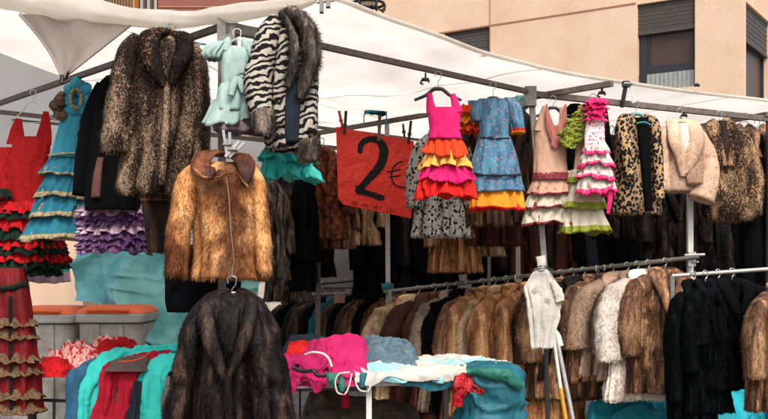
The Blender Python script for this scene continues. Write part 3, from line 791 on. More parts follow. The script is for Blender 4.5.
# ================================================================== HANGERS, GENERIC
def hook_pts(r=.022):
    th = np.linspace(math.radians(-60), math.radians(200), 9)
    return [(r*math.cos(t), 0, -.0+r*math.sin(t)-r) for t in th]
def hanger(px, py, Y, half, label, mt, style='wire', drop=.10, rotz=0, group=None, slope=.07, cat='hanger', up=0):
    o = thing('coat_hanger' if cat == 'hanger' else cat, label, cat, P(px, py, Y), rotz, group)
    r = .0028 if style == 'wire' else .009
    b = MB().tube([(-.018, 0, -.012), (-.02, 0, .008), (0, 0, .022), (.02, 0, .01), (.016, 0, -.018), (0, 0, -.04), (0, 0, -drop)], .0026, 6, rows=40)
    if up: b.tube([(0, 0, .02), (0.003, 0, up)], .003, 6)
    b.build('hook', M['wire_m'] if style != 'wire' else mt, o)
    b = MB().tube([(-half, 0, -drop-slope*1.0), (-half*.5, 0, -drop-slope*.55), (-half*.1, 0, -drop), (half*.1, 0, -drop), (half*.5, 0, -drop-slope*.55), (half, 0, -drop-slope)], [r, r*1.2, r*1.3, r*1.3, r*1.2, r], 8, rows=40)
    if style == 'wire': b.tube([(-half, 0, -drop-slope), (0, 0, -drop-slope-.012), (half, 0, -drop-slope)], r, 6, rows=20)
    b.build('arms', mt, o)
    return o

# ================================================================== FRONT GARMENTS
def tier(g, y0, y1, a0, a1, b0, b1, i, mats, k=9, amp=.016, trim=None, seed=0, hem=.012, dm=1.0, name='tier', noise=.005):
    """one flounce: narrow and flat where it is sewn on, standing clear of the next one at its hem"""
    m_ = (y0+y1)/2
    return g.body(name, [(y0, a0+1, a1-1, (.042+.008*i)*dm), (m_, a0*.55+b0*.45, a1*.55+b1*.45, (.062+.009*i)*dm), (y1, b0, b1, (.098+.010*i)*dm)], mats,
           folds=((int(k*1.35), .001, amp*.85, 1.1), (int(k*.5)+1, .0, amp*.55, 1.4), (k*3, .0, amp*.22, 1.6)), hem=hem*1.4, seed=seed, n=168, noise=noise, bands=trim, p=.8)
D7 = math.radians(7)
# ---- red lace dress with red and dark green frills
g = G('flamenco_dress', 'red lace dress with dark green and red frills on a white wire hanger', 'dress', 33, 94, 6.75, 'flamenco dresses')
hanger(33, 93, 6.8, .16, 'white wire hanger carrying the red lace dress', M['wire_w'], 'wire', .06, slope=.13)
g.body('bodice', [(137, 14, 50, .05), (150, 12, 49, .07), (165, 10, 46, .08), (185, 9, 44, .085), (210, 9, 46, .09), (238, 5, 52, .11)], M['red'], folds=((9, .004, .012),), noise=.008, seed=3)
g.tube('strap', [(17, 145, -.02), (18, 132, -.02), (20, 119, -.02)], [9.5, 7, 3], M['red'], ry=.012, wr=.002)
g.tube('strap', [(44, 145, -.02), (46, 130, -.02), (47, 112, -.02)], [8.5, 6.5, 2.5], M['red'], ry=.012, wr=.002)
g.body('panel', [(148, 1, 14, .05), (165, -3, 14, .06), (190, -4, 12, .06), (200, -4, 12, .06)], M['red'], folds=((4, .003, .01),), seed=5)
def frill_ring(g, y, x0, x1, d, rad, mat, k, seed, name='frill', parent=None, amp=.03, yo=0, sag=3):
    """a gathered curly flounce: short band with tight waves, curling outward and up at its hem"""
    n = 260; nr = 9; th = np.linspace(0, 2*np.pi, n, endpoint=False)
    cx, hw = (x0+x1)/2, (x1-x0)/2; c, sn = np.cos(th), np.sin(th)
    cc = np.sign(c)*np.abs(c)**.8; ss = np.sign(sn)*np.abs(sn)**.8
    G_ = np.zeros((nr, n, 3)); q = np.stack([np.cos(th)*3.1+seed, np.sin(th)*3.1, np.full(n, seed*1.7)], 1)
    kk = k*4+7; ph = th*kk+2.2*vnoise(q, seed); big = vnoise(q*1.5+7, seed+5)
    for r in range(nr):
        t = r/(nr-1); out = (.012+.030*t+.02*t*t)+t*amp*.9*np.sin(ph+t*.8)+.012*t*big
        z = g.z(y-rad*.9)-t*rad*2.1/g.S+.012*big+t*amp*.55*np.cos(ph*.5+seed)
        G_[r, :, 0] = g.x(cx+hw*cc)+cc*(out-.03); G_[r, :, 1] = yo-(d+out)*ss; G_[r, :, 2] = z-sag/g.S*np.abs(sn)*.5
    G_ = G_+.006*np.stack([fbm(G_*30+i_*9, 2, seed) for i_ in range(3)], -1)
    inn = G_[::-1].copy(); inn[..., :2] = inn[..., :2]*.985; inn[..., 2] += .002
    return MB().grid(np.concatenate([G_, inn], 0), True).build(name, M[mat], parent or g.o)
for i, (y, m_, x0, x1, rd) in enumerate(((160, 'green_dk', 24, 40, 3.5), (193, 'green_dk', -4, 13, 4), (206, 'redfrill', 2, 50, 5), (213, 'green_dk', 0, 50, 4.5), (222, 'redfrill', -4, 52, 6.5), (231, 'green_dk', -6, 58, 7), (240, 'redfrill', -7, 60, 6.5), (246, 'green_dk', -8, 62, 6.5), (253, 'redfrill', -8, 64, 6.5), (260, 'green_dk', -9, 63, 6.5), (267, 'green_dk', -9, 55, 6))):
    if i == 0: continue
    frill_ring(g, y, x0, x1, .10, rd, m_, 5+i % 3, i*1.7, yo=-.01*(i % 2), amp=.022)
# little lace hem showing behind
g = G('childs_dress', 'small turquoise lace skirt with pale lilac hem beneath the frilled red dress', 'dress', 50, 225, 7.1)
g.body('skirt', [(230, 40, 62, .04), (262, 30, 68, .06), (273, 27, 69, .065), (282, 26, 70, .07)], [M['aqua'], M['lilac']], folds=((9, .003, .012),), bands=((.8, 1.1, 1),), noise=.006, hem=.012, seed=2)
# pink satin garment at the left edge
g = G('pink_garment', 'bunched hot pink satin garment at the very edge beside the red lace dress', 'clothing', 3, 180, 6.9)
g.body('cloth', [(184, -6, 8, .03), (192, -8, 12, .06), (204, -8, 12, .06), (211, -8, 6, .03)], M['pink'], noise=.02, nscale=16, folds=((3, .01, .012),), seed=8)
# ---- crimson skirt with gold lace
g = G('flamenco_skirt', 'crimson skirt with gold lace bands hanging below the green frills', 'skirt', 14, 268, 6.55, 'flamenco dresses')
g.body('skirt', [(268, -8, 24, .06), (287, -12, 27, .08), (330, -16, 33, .1), (370, -20, 37, .12), (412, -24, 40, .14)], M['red2'], folds=((8, .004, .02),), noise=.01, hem=.01, seed=4)
for i, y in enumerate((320, 333, 356, 369, 392, 406)):
    w0 = -16-(y-330)*.09; w1 = 34+(y-330)*.09
    frill_ring(g, y, w0+1, w1-1, .085+(y-322)*.0005, 4.2, 'gold', 5+i % 2, i*1.3, name='lace_band', amp=.012, sag=1)
g.tube('belt', [(-10, 287, -.08), (5, 289, -.1), (20, 287, -.09), (28, 284, -.03)], 1.8, M['green_dk'], ry=.02, wr=.004, ws=40)
g.tube('dark_band', [(16, 296, -.10), (17, 330, -.112), (18, 370, -.13), (20, 410, -.148)], 1.6, M['dark_trim'], ry=.006, wr=.003, ws=50)
# ---- turquoise flamenco dress
g = G('flamenco_dress', 'long turquoise flamenco dress with one ruffled shoulder and braid edged tiers', 'dress', 73, 80, 6.4, 'flamenco dresses')
g.body('bodice', [(92, 67, 76, .03), (103, 65, 83, .05), (116, 62, 84, .06), (130, 59, 83, .065), (145, 55, 84, .07), (158, 52, 86, .07)], M['bluelt'], folds=((7, .002, .006),), noise=.005, seed=1)
T4 = [(154, 176, 52, 87, 40, 88), (172, 198, 46, 87, 36, 88), (190, 218, 41, 86, 30, 91), (214, 240, 34, 90, 21, 96)]
for i, (y0, y1, a0, a1, b0, b1) in enumerate(T4):
    tier(g, y0, y1, a0, a1, b0, b1, i, [M['blue'], M['cream_trim'], M['dark_trim']], 10+i, .016, ((.80, .84, 1), (.84, .88, 2), (.88, .92, 1)), i+3, .01, 1.1)
g.tube('waist_braid', [(52, 157, -.07), (68, 155, -.085), (86, 154, -.06)], 1.2, M['cream_trim'], ry=.006)
def rosette(g, cx, cy, R, mats, n=34, dy=-.05, seed=0, name='ruffle', sc=1.0):
    r2 = np.random.default_rng(seed); b = MB(); S = g.S
    for i in range(n):
        a = r2.uniform(0, 6.283); rr = R*math.sqrt(r2.random()); x, z = g.x(cx+rr*math.cos(a)), g.z(cy+rr*math.sin(a)*1.15)
        w = r2.uniform(2.2, 4.2)/S*sc; a2 = r2.uniform(0, 6.28)
        L = [(x, dy-.03, z), (x+w*math.cos(a2), dy-.05-w*.5, z+w*math.sin(a2)), (x+1.8*w*math.cos(a2+.6), dy-.03, z+1.8*w*math.sin(a2+.6))]
        b.tube(L, [w*.5, w*.75, w*.3], 8, ry=w*.3, rows=8, m=int(r2.integers(0, len(mats))))
    return b.build(name, mats, g.o)
b = MB()  # ruffled loop round the armhole
th = np.linspace(math.radians(-40), math.radians(290), 120); 
pts = np.stack([g.x(80+8.0*np.cos(th)), -.03-.02*np.sin(th*9), g.z(100-13*np.sin(th))], 1)
rr = (5.0+1.4*np.sin(th*17))/g.S
b.tube(pts, rr, 14, ry=rr*.8, rows=240, disp=lambda a, q, Gd: .016*np.sin(a*2*np.pi*23)+.008*ridge(Gd*30, 2, 3)); b.build('ruffled_shoulder', M['bluelt'], g.o)
b = MB(); pts = np.stack([g.x(80+5.2*np.cos(th)), -.085-.01*np.sin(th*11), g.z(101-9.5*np.sin(th))], 1)
b.tube(pts, 1.1/g.S, 8, rows=160, disp=lambda a, q, Gd: .005*np.sin(a*200)); b.build('braid', M['cream_trim'], g.o)
th = np.linspace(0, 1, 60); pts = np.stack([g.x(61+3*np.sin(th*9)), -.05+.012*np.sin(th*20), g.z(97+22*th)], 1); rr = (3.2+1.1*np.sin(th*30))/g.S
MB().tube(pts, rr, 12, rows=120, disp=lambda a, q, Gd: .014*ridge(Gd*34, 2, 1)).build('ruffle', M['gold'], g.o)
MB().tube([(g.x(75), 0, .0), (g.x(71), 0, g.z(92))], .003, 6).build('hanging_loop', M['wire_w'], g.o)

# ---- black coat behind leopard coat
g = G('wool_coat', 'plain black coat with a brown pink lining edge left of the leopard coat', 'coat', 116, 70, 5.95, 'coats hanging along the beams')
g.body('body', [(76, 108, 124, .04), (84, 101, 135, .07), (100, 96, 145, .1), (140, 92, 146, .12), (180, 88, 142, .13), (211, 86, 139, .13)], M['blackcoat'], folds=((5, .003, .012),), noise=.008, seed=2)
g.tube('sleeve', [(106, 86), (97, 105), (90, 130), (85, 160), (81, 196)], [8, 10, 10, 9, 8], M['blackcoat'], ry=.06, wr=.006, hollow=True)
g.body('lining', [(160, 104, 110, .01, -.135), (180, 100, 108, .012, -.14), (200, 98, 107, .012, -.14)], M['lining'], noise=.002)
# ---- purple ruffled skirt
g = G('ruffled_skirt', 'purple and lilac satin ruffled skirt above the turquoise sheet', 'skirt', 122, 196, 6.05)
g.body('skirt', [(200, 88, 152, .06), (225, 86, 158, .08), (246, 84, 160, .09)], M['lilac'], folds=((12, .006, .016),), noise=.01)
for i, (y, m_) in enumerate(((207, 'lilac'), (213, 'purple'), (219, 'purple'), (226, 'lilac'), (233, 'purple'), (240, 'purple'), (245, 'purple'))):
    frill_ring(g, y, 84, 160, .095, 5.2, m_, 7+i % 3, i*2.1, amp=.02)
# ---- leopard coat
g = G('fur_coat', 'large mottled leopard print fur coat with dark brown collar and cuffed sleeve', 'fur coat', 172, 27, 5.15, 'coats hanging along the beams')
hanger(172, 27, 5.2, .18, 'teal wire hanger hook above the leopard print coat', M['tealplastic'], 'wire', .05, up=.08, slope=.04)
FL = (22000, .017, .0036, .75)
g.body('body', [(38, 160, 184, .05), (46, 148, 192, .09), (60, 140, 196, .12), (90, 136, 198, .14), (130, 131, 196, .15), (165, 124, 190, .16), (188, 119, 186, .16), (196, 125, 184, .15)], M['leo1'], fur=FL, folds=((6, .008, .034), (11, .002, .01)), noise=.012, hem=.006, seed=6, n=110)
g.tube('sleeve', [(141, 43, -.02), (133, 55, -.04), (128, 80, -.06), (124, 110, -.08), (121, 137, -.1)], [8, 12.5, 13.5, 14, 12], M['leo1'], ry=.075, fur=FL, wr=.004, ws=10)
g.tube('cuff', [(122, 133, -.1), (122, 144, -.11), (122, 156, -.11)], [14.5, 15.5, 13.5], M['leo1'], ry=.085, fur=(16000, .024, .004, .6), hollow=True, label='deep turned back fur cuff')
g.tube('sleeve', [(188, 48), (196, 58), (201, 85), (202, 120), (201, 150), (199, 176)], [8, 9, 8, 8, 8, 8], M['leo1'], ry=.07, fur=FL, wr=.004, ws=10, hollow=True, label='shaded far sleeve')
FL2 = (26000, .018, .003, .6)
g.tube('collar', [(176, 38, .02), (165, 34, -.03), (155, 40, -.1), (156, 56, -.15), (163, 76, -.17), (172, 92, -.17)], [8, 8.5, 11, 9.5, 7.5, 4], M['leo1dark'], ry=.024, fur=FL2, n=20)
g.tube('collar', [(172, 36, .03), (182, 37, -.03), (189, 46, -.1), (190, 58, -.14), (185, 70, -.17), (179, 90, -.17)], [6, 7, 8.5, 8.5, 7, 4], M['leo1dark'], ry=.024, fur=FL2, n=20)
g.tube('front_edge', [(174, 88, -.165), (174, 120, -.18), (172, 155, -.19), (170, 188, -.185)], [3, 3.5, 4, 4], M['leo1'], ry=.02, fur=FL)
# ---- tan leather skirt and dark coat under the leopard coat
g = G('fur_coat', 'dark brown fur coat partly hidden beneath the leopard print coat', 'fur coat', 158, 180, 5.6, 'coats hanging along the beams')
g.body('body', [(182, 146, 172, .06), (195, 142, 178, .09), (225, 146, 180, .1), (252, 150, 180, .1)], M['brown_fur'], fur=(9000, .02, .004, .8), folds=((4, .004, .012),))
g = G('leather_skirt', 'scrap of tan leather skirt peeping below the leopard print hem', 'skirt', 150, 178, 5.5)
g.body('panel', [(182, 140, 160, .03), (192, 139, 167, .05), (201, 142, 170, .05)], M['jacket_tan'], folds=((3, .002, .008),))
# ---- mint dress
g = G('childs_dress', 'small mint green satin dress with puff sleeves and a peplum tied on the post', 'dress', 237, 34, 4.92, 'childrens dresses on the beams')
hanger(237, 33, 4.95, .07, 'small white wire hanger holding the mint dress', M['wire_w'], 'wire', .03, slope=.035)
g.body('bodice', [(48, 225, 250, .03), (56, 222, 252, .045), (68, 221, 253, .05), (80, 222, 252, .05), (88, 223, 251, .045)], M['mint'], folds=((5, .002, .005),), noise=.005, seed=1)
g.tube('strap', [(226, 52, -.02), (227, 45, -.015), (229, 39, 0)], [5, 5, 2.5], M['mint'], ry=.02)
g.tube('strap', [(248, 52, -.02), (246, 45, -.015), (244, 40, 0)], [4.5, 4.5, 2.5], M['mint'], ry=.02)
g.body('puff_sleeve', [(42, 218, 228, .03), (48, 206, 227, .05), (55, 203, 222, .055), (60, 208, 219, .045)], M['mint'], folds=((9, .003, .012),), noise=.006, seed=4)
g.body('puff_sleeve', [(42, 246, 254, .03), (50, 247, 258, .05), (60, 250, 261, .05), (68, 252, 260, .045)], M['mint'], folds=((7, .003, .01),), noise=.006, seed=5)
g.body('peplum', [(84, 222, 252, .05), (97, 217, 255, .075), (112, 213, 256, .095)], M['mint'], folds=((8, .003, .014),), noise=.006, hem=.01, seed=2)
g.body('skirt_frill', [(100, 214, 256, .07), (115, 208, 256, .095), (126, 204, 258, .115)], M['mint'], folds=((9, .003, .018),), noise=.006, hem=.02, seed=7)
g.body('petticoat', [(114, 218, 252, .07), (124, 214, 254, .085), (132, 215, 255, .09)], M['mauve_net'], folds=((13, .004, .012),), hem=.012, seed=8)
b = MB()
for L, r0 in (([(239, 78, -.07), (243, 86, -.085), (247, 96, -.1)], 3.5), ([(240, 78, -.07), (236, 88, -.09), (234, 99, -.1)], 3.5), ([(239, 78, -.075), (246, 74, -.085), (250, 79, -.075), (241, 80, -.075)], 2.6)):
    b.tube(g.pts(L), [1.2/g.S, r0/g.S, r0/g.S*.8]+([1/g.S] if len(L) > 3 else []), 10, ry=.008, side=(1, 0, 0), disp=lambda a, q, Gd: .003*ridge(Gd*30, 2, 1))
b.build('sash_bow', M['mint'], g.o)
# ---- zebra coat
g = G('fur_coat', 'black and white zebra striped fur coat with brown fur collar and cuffs', 'fur coat', 290, 18, 4.85, 'coats hanging along the beams')
hanger(290, 20, 4.88, .15, 'dark hanger inside the zebra striped coat', M['plastic_b'], 'wire', .03, up=.09, slope=.04)
FZ = (26000, .011, .0026, .75)
g.body('body', [(28, 274, 300, .05), (38, 266, 308, .08), (60, 262, 314, .11), (95, 262, 315, .12), (125, 264, 315, .12), (150, 268, 314, .12)], M['zebra'], fur=FZ, folds=((4, .003, .01),), noise=.008, seed=3)
g.tube('sleeve', [(276, 27, -.02), (270, 40, -.06), (266, 60, -.09), (261, 85, -.11), (265, 118, -.13)], [9, 12, 13, 13.5, 11], M['zebra'], ry=.065, fur=FZ, wr=.005, ws=9)
g.tube('sleeve', [(306, 45, .03), (309, 80, 0), (309, 110, -.04), (308, 136, -.06)], [8, 9, 9.5, 9.5], M['zebra'], ry=.06, fur=FZ, wr=.004)
g.body('sleeve_fold', [(34, 282, 296, .02, -.1), (60, 279, 296, .025, -.12), (100, 275, 290, .025, -.12), (130, 278, 287, .02, -.12)], M['zebra'], fur=FZ, noise=.004)
FC_ = (26000, .026, .003, .65)
g.tube('cuff', [(266, 117, -.13), (267, 128, -.14), (267, 139, -.14)], [12, 12, 10.5], M['grey_fur'], ry=.07, fur=FC_, hollow=True, label='long haired brown grey cuff')
g.tube('cuff', [(309, 142, -.08), (310, 152, -.08), (311, 163, -.08)], [11, 11, 9], M['grey_fur'], ry=.06, fur=FC_, hollow=True, label='long haired brown grey cuff')
g.tube('collar', [(281, 20, .0), (292, 19, -.06), (305, 27, -.1), (313, 45, -.12), (314, 62, -.13), (308, 84, -.13), (302, 104, -.13)], [4, 6.5, 8, 9, 9, 7, 3], M['grey_fur'], ry=.05, fur=FC_)
g.tube('collar', [(285, 21, -.06), (292, 33, -.12), (297, 52, -.15), (296, 72, -.16), (291, 92, -.15)], [3, 4, 4.5, 4.5, 3], M['grey_fur'], ry=.03, fur=FC_)
g.body('lining', [(75, 294, 303, .02, -.12), (100, 288, 303, .02, -.13), (128, 287, 302, .02, -.12), (146, 288, 300, .02, -.11)], M['navy'], noise=.003)
# ---- aqua tiered dress under zebra coat
g = G('ruffled_dress', 'bright aqua satin tiered dress hanging below the zebra striped coat', 'dress', 288, 118, 5.15)
for i, (y0, y1, a0, a1, b0, b1) in enumerate(((120, 146, 274, 296, 266, 302), (138, 163, 268, 300, 261, 314), (156, 180, 264, 308, 257, 321))):
    tier(g, y0, y1, a0, a1, b0, b1, i, [M['aqua'], M['dark_trim']], 8+i, .024, ((.97, 1.1, 1),) if i == 2 else None, i*2+1, .02, 1.1)
# ---- tan fur jacket with zip
g = G('fur_jacket', 'short golden tan plush fur jacket with zip and chestnut collar clipped to the post', 'fur jacket', 224, 142, 4.8, 'coats hanging along the beams')
FT = (22000, .020, .0038, .85)
g.body('body', [(163, 208, 240, .06), (170, 196, 252, .1), (185, 194, 259, .12), (215, 196, 262, .13), (250, 196, 265, .135), (276, 195, 268, .135), (279, 196, 267, .13)], M['jacket_tan'], fur=FT, folds=((4, .002, .012),), noise=.01, seed=9, n=90, hem=.004)
g.tube('sleeve', [(203, 170, -.02), (191, 185, -.05), (186, 210, -.07), (182, 240, -.09), (180, 277, -.1)], [9, 12, 11.5, 11.5, 10.5], M['jacket_tan'], ry=.06, fur=FT, wr=.006, ws=9, hollow=True)
g.tube('sleeve', [(249, 170, .0), (258, 185, -.02), (262, 210, -.04), (264, 240, -.05), (265, 275, -.06)], [8, 8, 8, 8, 7.5], M['jacket_tan'], ry=.055, fur=FT, wr=.005, ws=9, hollow=True)
FCo = (28000, .012, .0026, .6)
g.tube('collar', [(224, 153, .03), (213, 154, -.05), (204, 165, -.11), (211, 175, -.15), (222, 177, -.155), (229, 176, -.15)], [5, 9, 9.5, 8.5, 6, 2], M['jacket_dark'], ry=.012, fur=FCo)
g.tube('collar', [(224, 153, .03), (240, 157, -.05), (249, 167, -.11), (251, 178, -.14), (249, 188, -.145)], [5, 9, 9, 6.5, 2.5], M['jacket_dark'], ry=.012, fur=FCo)
g.tube('collar_edge', [(201, 173, -.15), (212, 181, -.175), (224, 181, -.175), (231, 177, -.165), (240, 176, -.165), (249, 186, -.165), (252, 189, -.15)], 1.1, M['jacket_tan'], ry=.008)
g.tube('zip', [(231, 178, -.15), (234, 200, -.158), (236, 230, -.165), (239, 262, -.168), (238, 268, -.168)], .6, plain('brass_zip', '#8f7a5e', .35, .5, .6), ry=.005)
peg(225, 130, 229, 157, 4.72, M['wire_m'], 'grey clothes peg standing at the collar of the tan fur jacket', .013)
peg(241, 141, 227, 157, 4.70, M['steel_lt'], 'slanting pale clothes peg beside the tan jacket collar', .014)
# ---- black garment behind tan jacket
g = G('wool_coat', 'black coat hem showing below the golden tan fur jacket', 'coat', 205, 240, 5.25, 'coats hanging along the beams')
g.body('body', [(245, 172, 240, .08), (270, 168, 242, .1), (300, 167, 238, .11), (312, 169, 230, .1)], M['blackcoat'], folds=((5, .004, .012),), noise=.008)
# ---- dark brown fur coat at the front
g = G('fur_coat', 'glossy very dark brown fur coat with long lapels at the very front', 'fur coat', 232, 283, 4.45, 'coats hanging along the beams')
FD = (26000, .022, .0034, .88)
g.body('body', [(293, 217, 250, .05), (300, 203, 262, .09), (312, 197, 268, .12), (340, 191, 276, .14), (380, 187, 283, .16), (430, 181, 291, .17), (470, 178, 296, .18)], M['darkbrown_fur'], fur=FD, folds=((6, .006, .03), (11, .002, .008)), noise=.012, seed=4, n=110)
g.tube('sleeve', [(214, 302, .0), (203, 314, -.03), (195, 340, -.06), (189, 380, -.08), (181, 420, -.1), (178, 440, -.1)], [4.5, 8.5, 12, 13, 13, 12], M['darkbrown_fur'], ry=.07, fur=FD, wr=.009, ws=11)
g.tube('sleeve', [(251, 302, .0), (262, 314, -.03), (271, 340, -.06), (277, 380, -.08), (284, 420, -.1), (287, 440, -.1)], [4.5, 8, 11.5, 12.5, 13, 12], M['darkbrown_fur'], ry=.07, fur=FD, wr=.009, ws=11)
FDc = (26000, .02, .0034, .85)
g.tube('lapel', [(226, 291, .03), (214, 296, -.06), (211, 312, -.13), (216, 335, -.165), (225, 358, -.18), (232, 376, -.19)], [6, 7, 8, 8, 6, 2.5], M['darkbrown_fur'], ry=.014, fur=FDc)
g.tube('lapel', [(240, 291, .03), (252, 297, -.06), (254, 314, -.13), (249, 336, -.165), (241, 358, -.18), (234, 376, -.19)], [6, 7, 7, 7, 5, 2.5], M['darkbrown_fur'], ry=.014, fur=FDc)
g.body('lining', [(298, 224, 244, .02, -.07), (320, 222, 244, .02, -.135), (350, 230, 239, .015, -.16)], M['darkbrown_fur'], fur=FDc, noise=.003)
g.tube('front_edge', [(234, 372, -.19), (236, 400, -.2), (238, 440, -.2)], [4, 5, 5], M['darkbrown_fur'], ry=.02, fur=FD)
hanger(232, 281, 4.5, .15, 'white plastic hanger hook above the very dark brown fur coat', M['wire_w'], 'plastic', .06, slope=.05, up=.06)

# ================================================================== 2 EURO SIGN
sg = G('price_sign', 'bright red two euro price sign pegged to the rear beam', 'sign', 375, 128, 8.2)
w = NM('red_card'); v = w.coord(); c_ = w.ramp(w.noise(v, 5, 5, .7), [(.3, '#d8281c'), (.7, '#f03a28')])
c_ = w.mix(w.ramp(w.noise(w.coord((1, 1, .3)), 40, 3), [(.6, '#000000'), (.75, '#303030')]), c_, '#8a1a12')
w.col(c_).set(.45, .4); w.bump(w.noise(v, 6, 3, .5, 1.5), .9, .03); redcard = w.m
out = [(336, 127), (340, 127), (362, 131), (373, 135), (379, 146), (384, 135), (398, 137), (414, 141), (413, 165), (411.5, 218), (388, 213), (360, 207.5), (343, 204), (338, 198), (339, 165)]
def bend(x, z): return .035*math.sin((x+.3)*4.2)+.02*z*z*4
S_ = sg.S
# triangulated sheet: scanlines between the left and right outline
def sheet_rows(n=60, m=40):
    ys = np.linspace(127.0, 218.0, n)
    # left and right limits of the polygon per scanline
    poly = np.array(out+[out[0]]); Gf = []
    for y in ys:
        xs = []
        for (x0, y0), (x1, y1) in zip(poly[:-1], poly[1:]):
            if (y0-y)*(y1-y) <= 0 and y0 != y1: xs.append(x0+(y-y0)/(y1-y0)*(x1-x0))
        Gf.append((min(xs), max(xs)) if xs else (336, 337))
    return ys, Gf
bm_v = []
import bmesh
bm = bmesh.new()
vs = [bm.verts.new((sg.x(a), 0, sg.z(c))) for a, c in out]
bm.faces.new(vs); bmesh.ops.triangulate(bm, faces=bm.faces[:])
bmesh.ops.subdivide_edges(bm, edges=bm.edges[:], cuts=7, use_grid_fill=True)
for v_ in bm.verts: v_.co.y = bend(v_.co.x, v_.co.z)
gm = bmesh.ops.extrude_face_region(bm, geom=bm.faces[:])
for e in gm['geom']:
    if isinstance(e, bmesh.types.BMVert): e.co.y += .004
bmesh.ops.recalc_face_normals(bm, faces=bm.faces[:])
me = bpy.data.meshes.new('card'); bm.to_mesh(me); bm.free(); me.materials.append(redcard)
o = bpy.data.objects.new('card', me); COL.objects.link(o); o.parent = sg.o
ink = plain('black_marker', '#0e0b0c', .6, .3, var=.9, scale=60); inkf = plain('faint_marker', '#8f2418', .6, .3)
def stroke(pts, wd, mt, nm, rows=None):
    pts = np.array([(sg.x(a), 0, sg.z(c)) for a, c in pts]); wd = np.atleast_1d(np.array(wd, float))/S_/2
    if len(wd) == 1: wd = np.full(len(pts), wd[0])
    R = resample(np.column_stack([pts, wd]), rows or len(pts)*8)
    C = R[:, :3]; T = np.gradient(C, axis=0); T /= np.linalg.norm(T, axis=1)[:, None]+1e-9
    N = np.stack([-T[:, 2], 0*T[:, 0], T[:, 0]], 1)
    jt = 1+.10*vnoise(C*90, 4)[:, None]; jt2 = 1+.10*vnoise(C*90+50, 4)[:, None]
    L, Rr = C+N*R[:, 3:4]*jt, C-N*R[:, 3:4]*jt2
    g_ = np.stack([L, (L+C)/2, C, (Rr+C)/2, Rr], 1)
    g_[..., 1] = np.vectorize(bend)(g_[..., 0], g_[..., 2])-.004
    return MB().grid(g_).build(nm, mt, sg.o)
stroke([(361.5, 153), (360, 150), (361, 145), (365, 140.5), (371, 138.5), (377, 139.5), (382, 144), (384, 151), (382, 161), (376.5, 170), (369, 178), (362, 186), (358.5, 190)], [3.5, 5, 6, 6, 6, 6.5, 8, 9, 9, 8.5, 7.5, 6.5, 5], ink, 'digit', 120)
stroke([(357.5, 185), (358, 190.5), (365, 192), (373, 194.5), (380, 197), (384.5, 197.8)], [4, 6, 6, 6, 6, 4], ink, 'digit', 50)
stroke([(403, 161), (398, 162.5), (393.5, 167), (391.5, 174), (392.5, 181), (397, 185.5), (403, 187), (408, 186.5)], 1.5, ink, 'euro_symbol', 60)
stroke([(387, 171.5), (394, 170.5), (401, 169)], 1.4, ink, 'euro_symbol'); stroke([(389, 176.8), (395, 176), (400.5, 175)], 1.4, ink, 'euro_symbol')
# faint small letters along the foot of the card
def letters(txt, x0, y0, h, sl):
    F_ = {'H': [[(0, 0), (0, 1)], [(.6, 0), (.6, 1)], [(0, .5), (.6, .5)]], 'E': [[(.6, 0), (0, 0), (0, 1), (.6, 1)], [(0, .5), (.5, .5)]], 'T': [[(0, 0), (.7, 0)], [(.35, 0), (.35, 1)]],
          'L': [[(0, 0), (0, 1), (.55, 1)]], 'I': [[(.2, 0), (.2, 1)]], 'U': [[(0, 0), (.05, .8), (.3, 1), (.55, .8), (.6, 0)]], 'N': [[(0, 1), (0, 0), (.6, 1), (.6, 0)]], 'O': [[(.3, 0), (0, .5), (.3, 1), (.6, .5), (.3, 0)]]}
    x = x0
    for ch in txt:
        if ch == ' ': x += h*.6; continue
        for s_ in F_[ch]: stroke([(x+a*h, y0+(x-x0+a*h)*sl+c*h) for a, c in s_], .8, inkf, 'small_letter', 8)
        x += h*.95
letters('UN  NO  HET  LEI', 352, 200.5, 3.4, .2)
def peg2(px0, py0, px1, py1, mt, label, wd=.022, Y=8.14):
    a, c = P(px0, py0, Y), P(px1, py1, Y); o = thing('clothes_peg', label, 'clothes peg', c, 0, 'pegs holding the red price sign')
    L = a-c; MB().bar((0, -.008, 0), L+[0, -.008, 0], wd).build('jaw', mt, o, smooth=False); MB().bar((0, .02, 0), L*.95+[0, .02, 0], wd).build('jaw', mt, o, smooth=False)
    MB().tube([L*.4+[-.016, 0.0, 0], L*.4+[.016, .0, 0]], .012, 8).build('spring', M['steel'], o)
wood = plain('dark_weathered_wood', '#3f2e27', .7, .2)
peg2(339, 111, 342.5, 127, M['redplastic'], 'red topped peg at the upper corner of the red sign, first of four'); peg2(346, 111, 344.5, 134, wood, 'brown peg next to the red topped peg on the red sign')
peg2(380, 104, 379, 141, M['steel_dk'], 'tall grey peg holding the middle of the red sign', .026); peg2(411, 121, 408.5, 143, wood, 'dark peg at the euro corner of the red sign'); peg2(403, 124, 404.5, 137, wood, 'short leaning peg beside the dark corner peg of the sign', .016)
# turquoise eye mask / cap above sign
g = G('cloth_cap', 'small turquoise cap with thin ties hanging above the red price sign', 'cap', 375, 97, 8.12)
g.body('crown', [(97, 367, 386, .05), (103, 366, 386.5, .07), (109, 365, 387, .08), (114, 365, 386.5, .07)], [M['bluelt']], noise=.006, folds=((4, .002, .006),), hem=.012)
g.tube('tie', [(366, 111, -.05), (364, 118, -.04), (364, 127, -.03)], .6, M['bluelt']); g.tube('tie', [(386, 111, -.05), (386.5, 118, -.04), (385, 130, -.03)], .6, M['bluelt'])

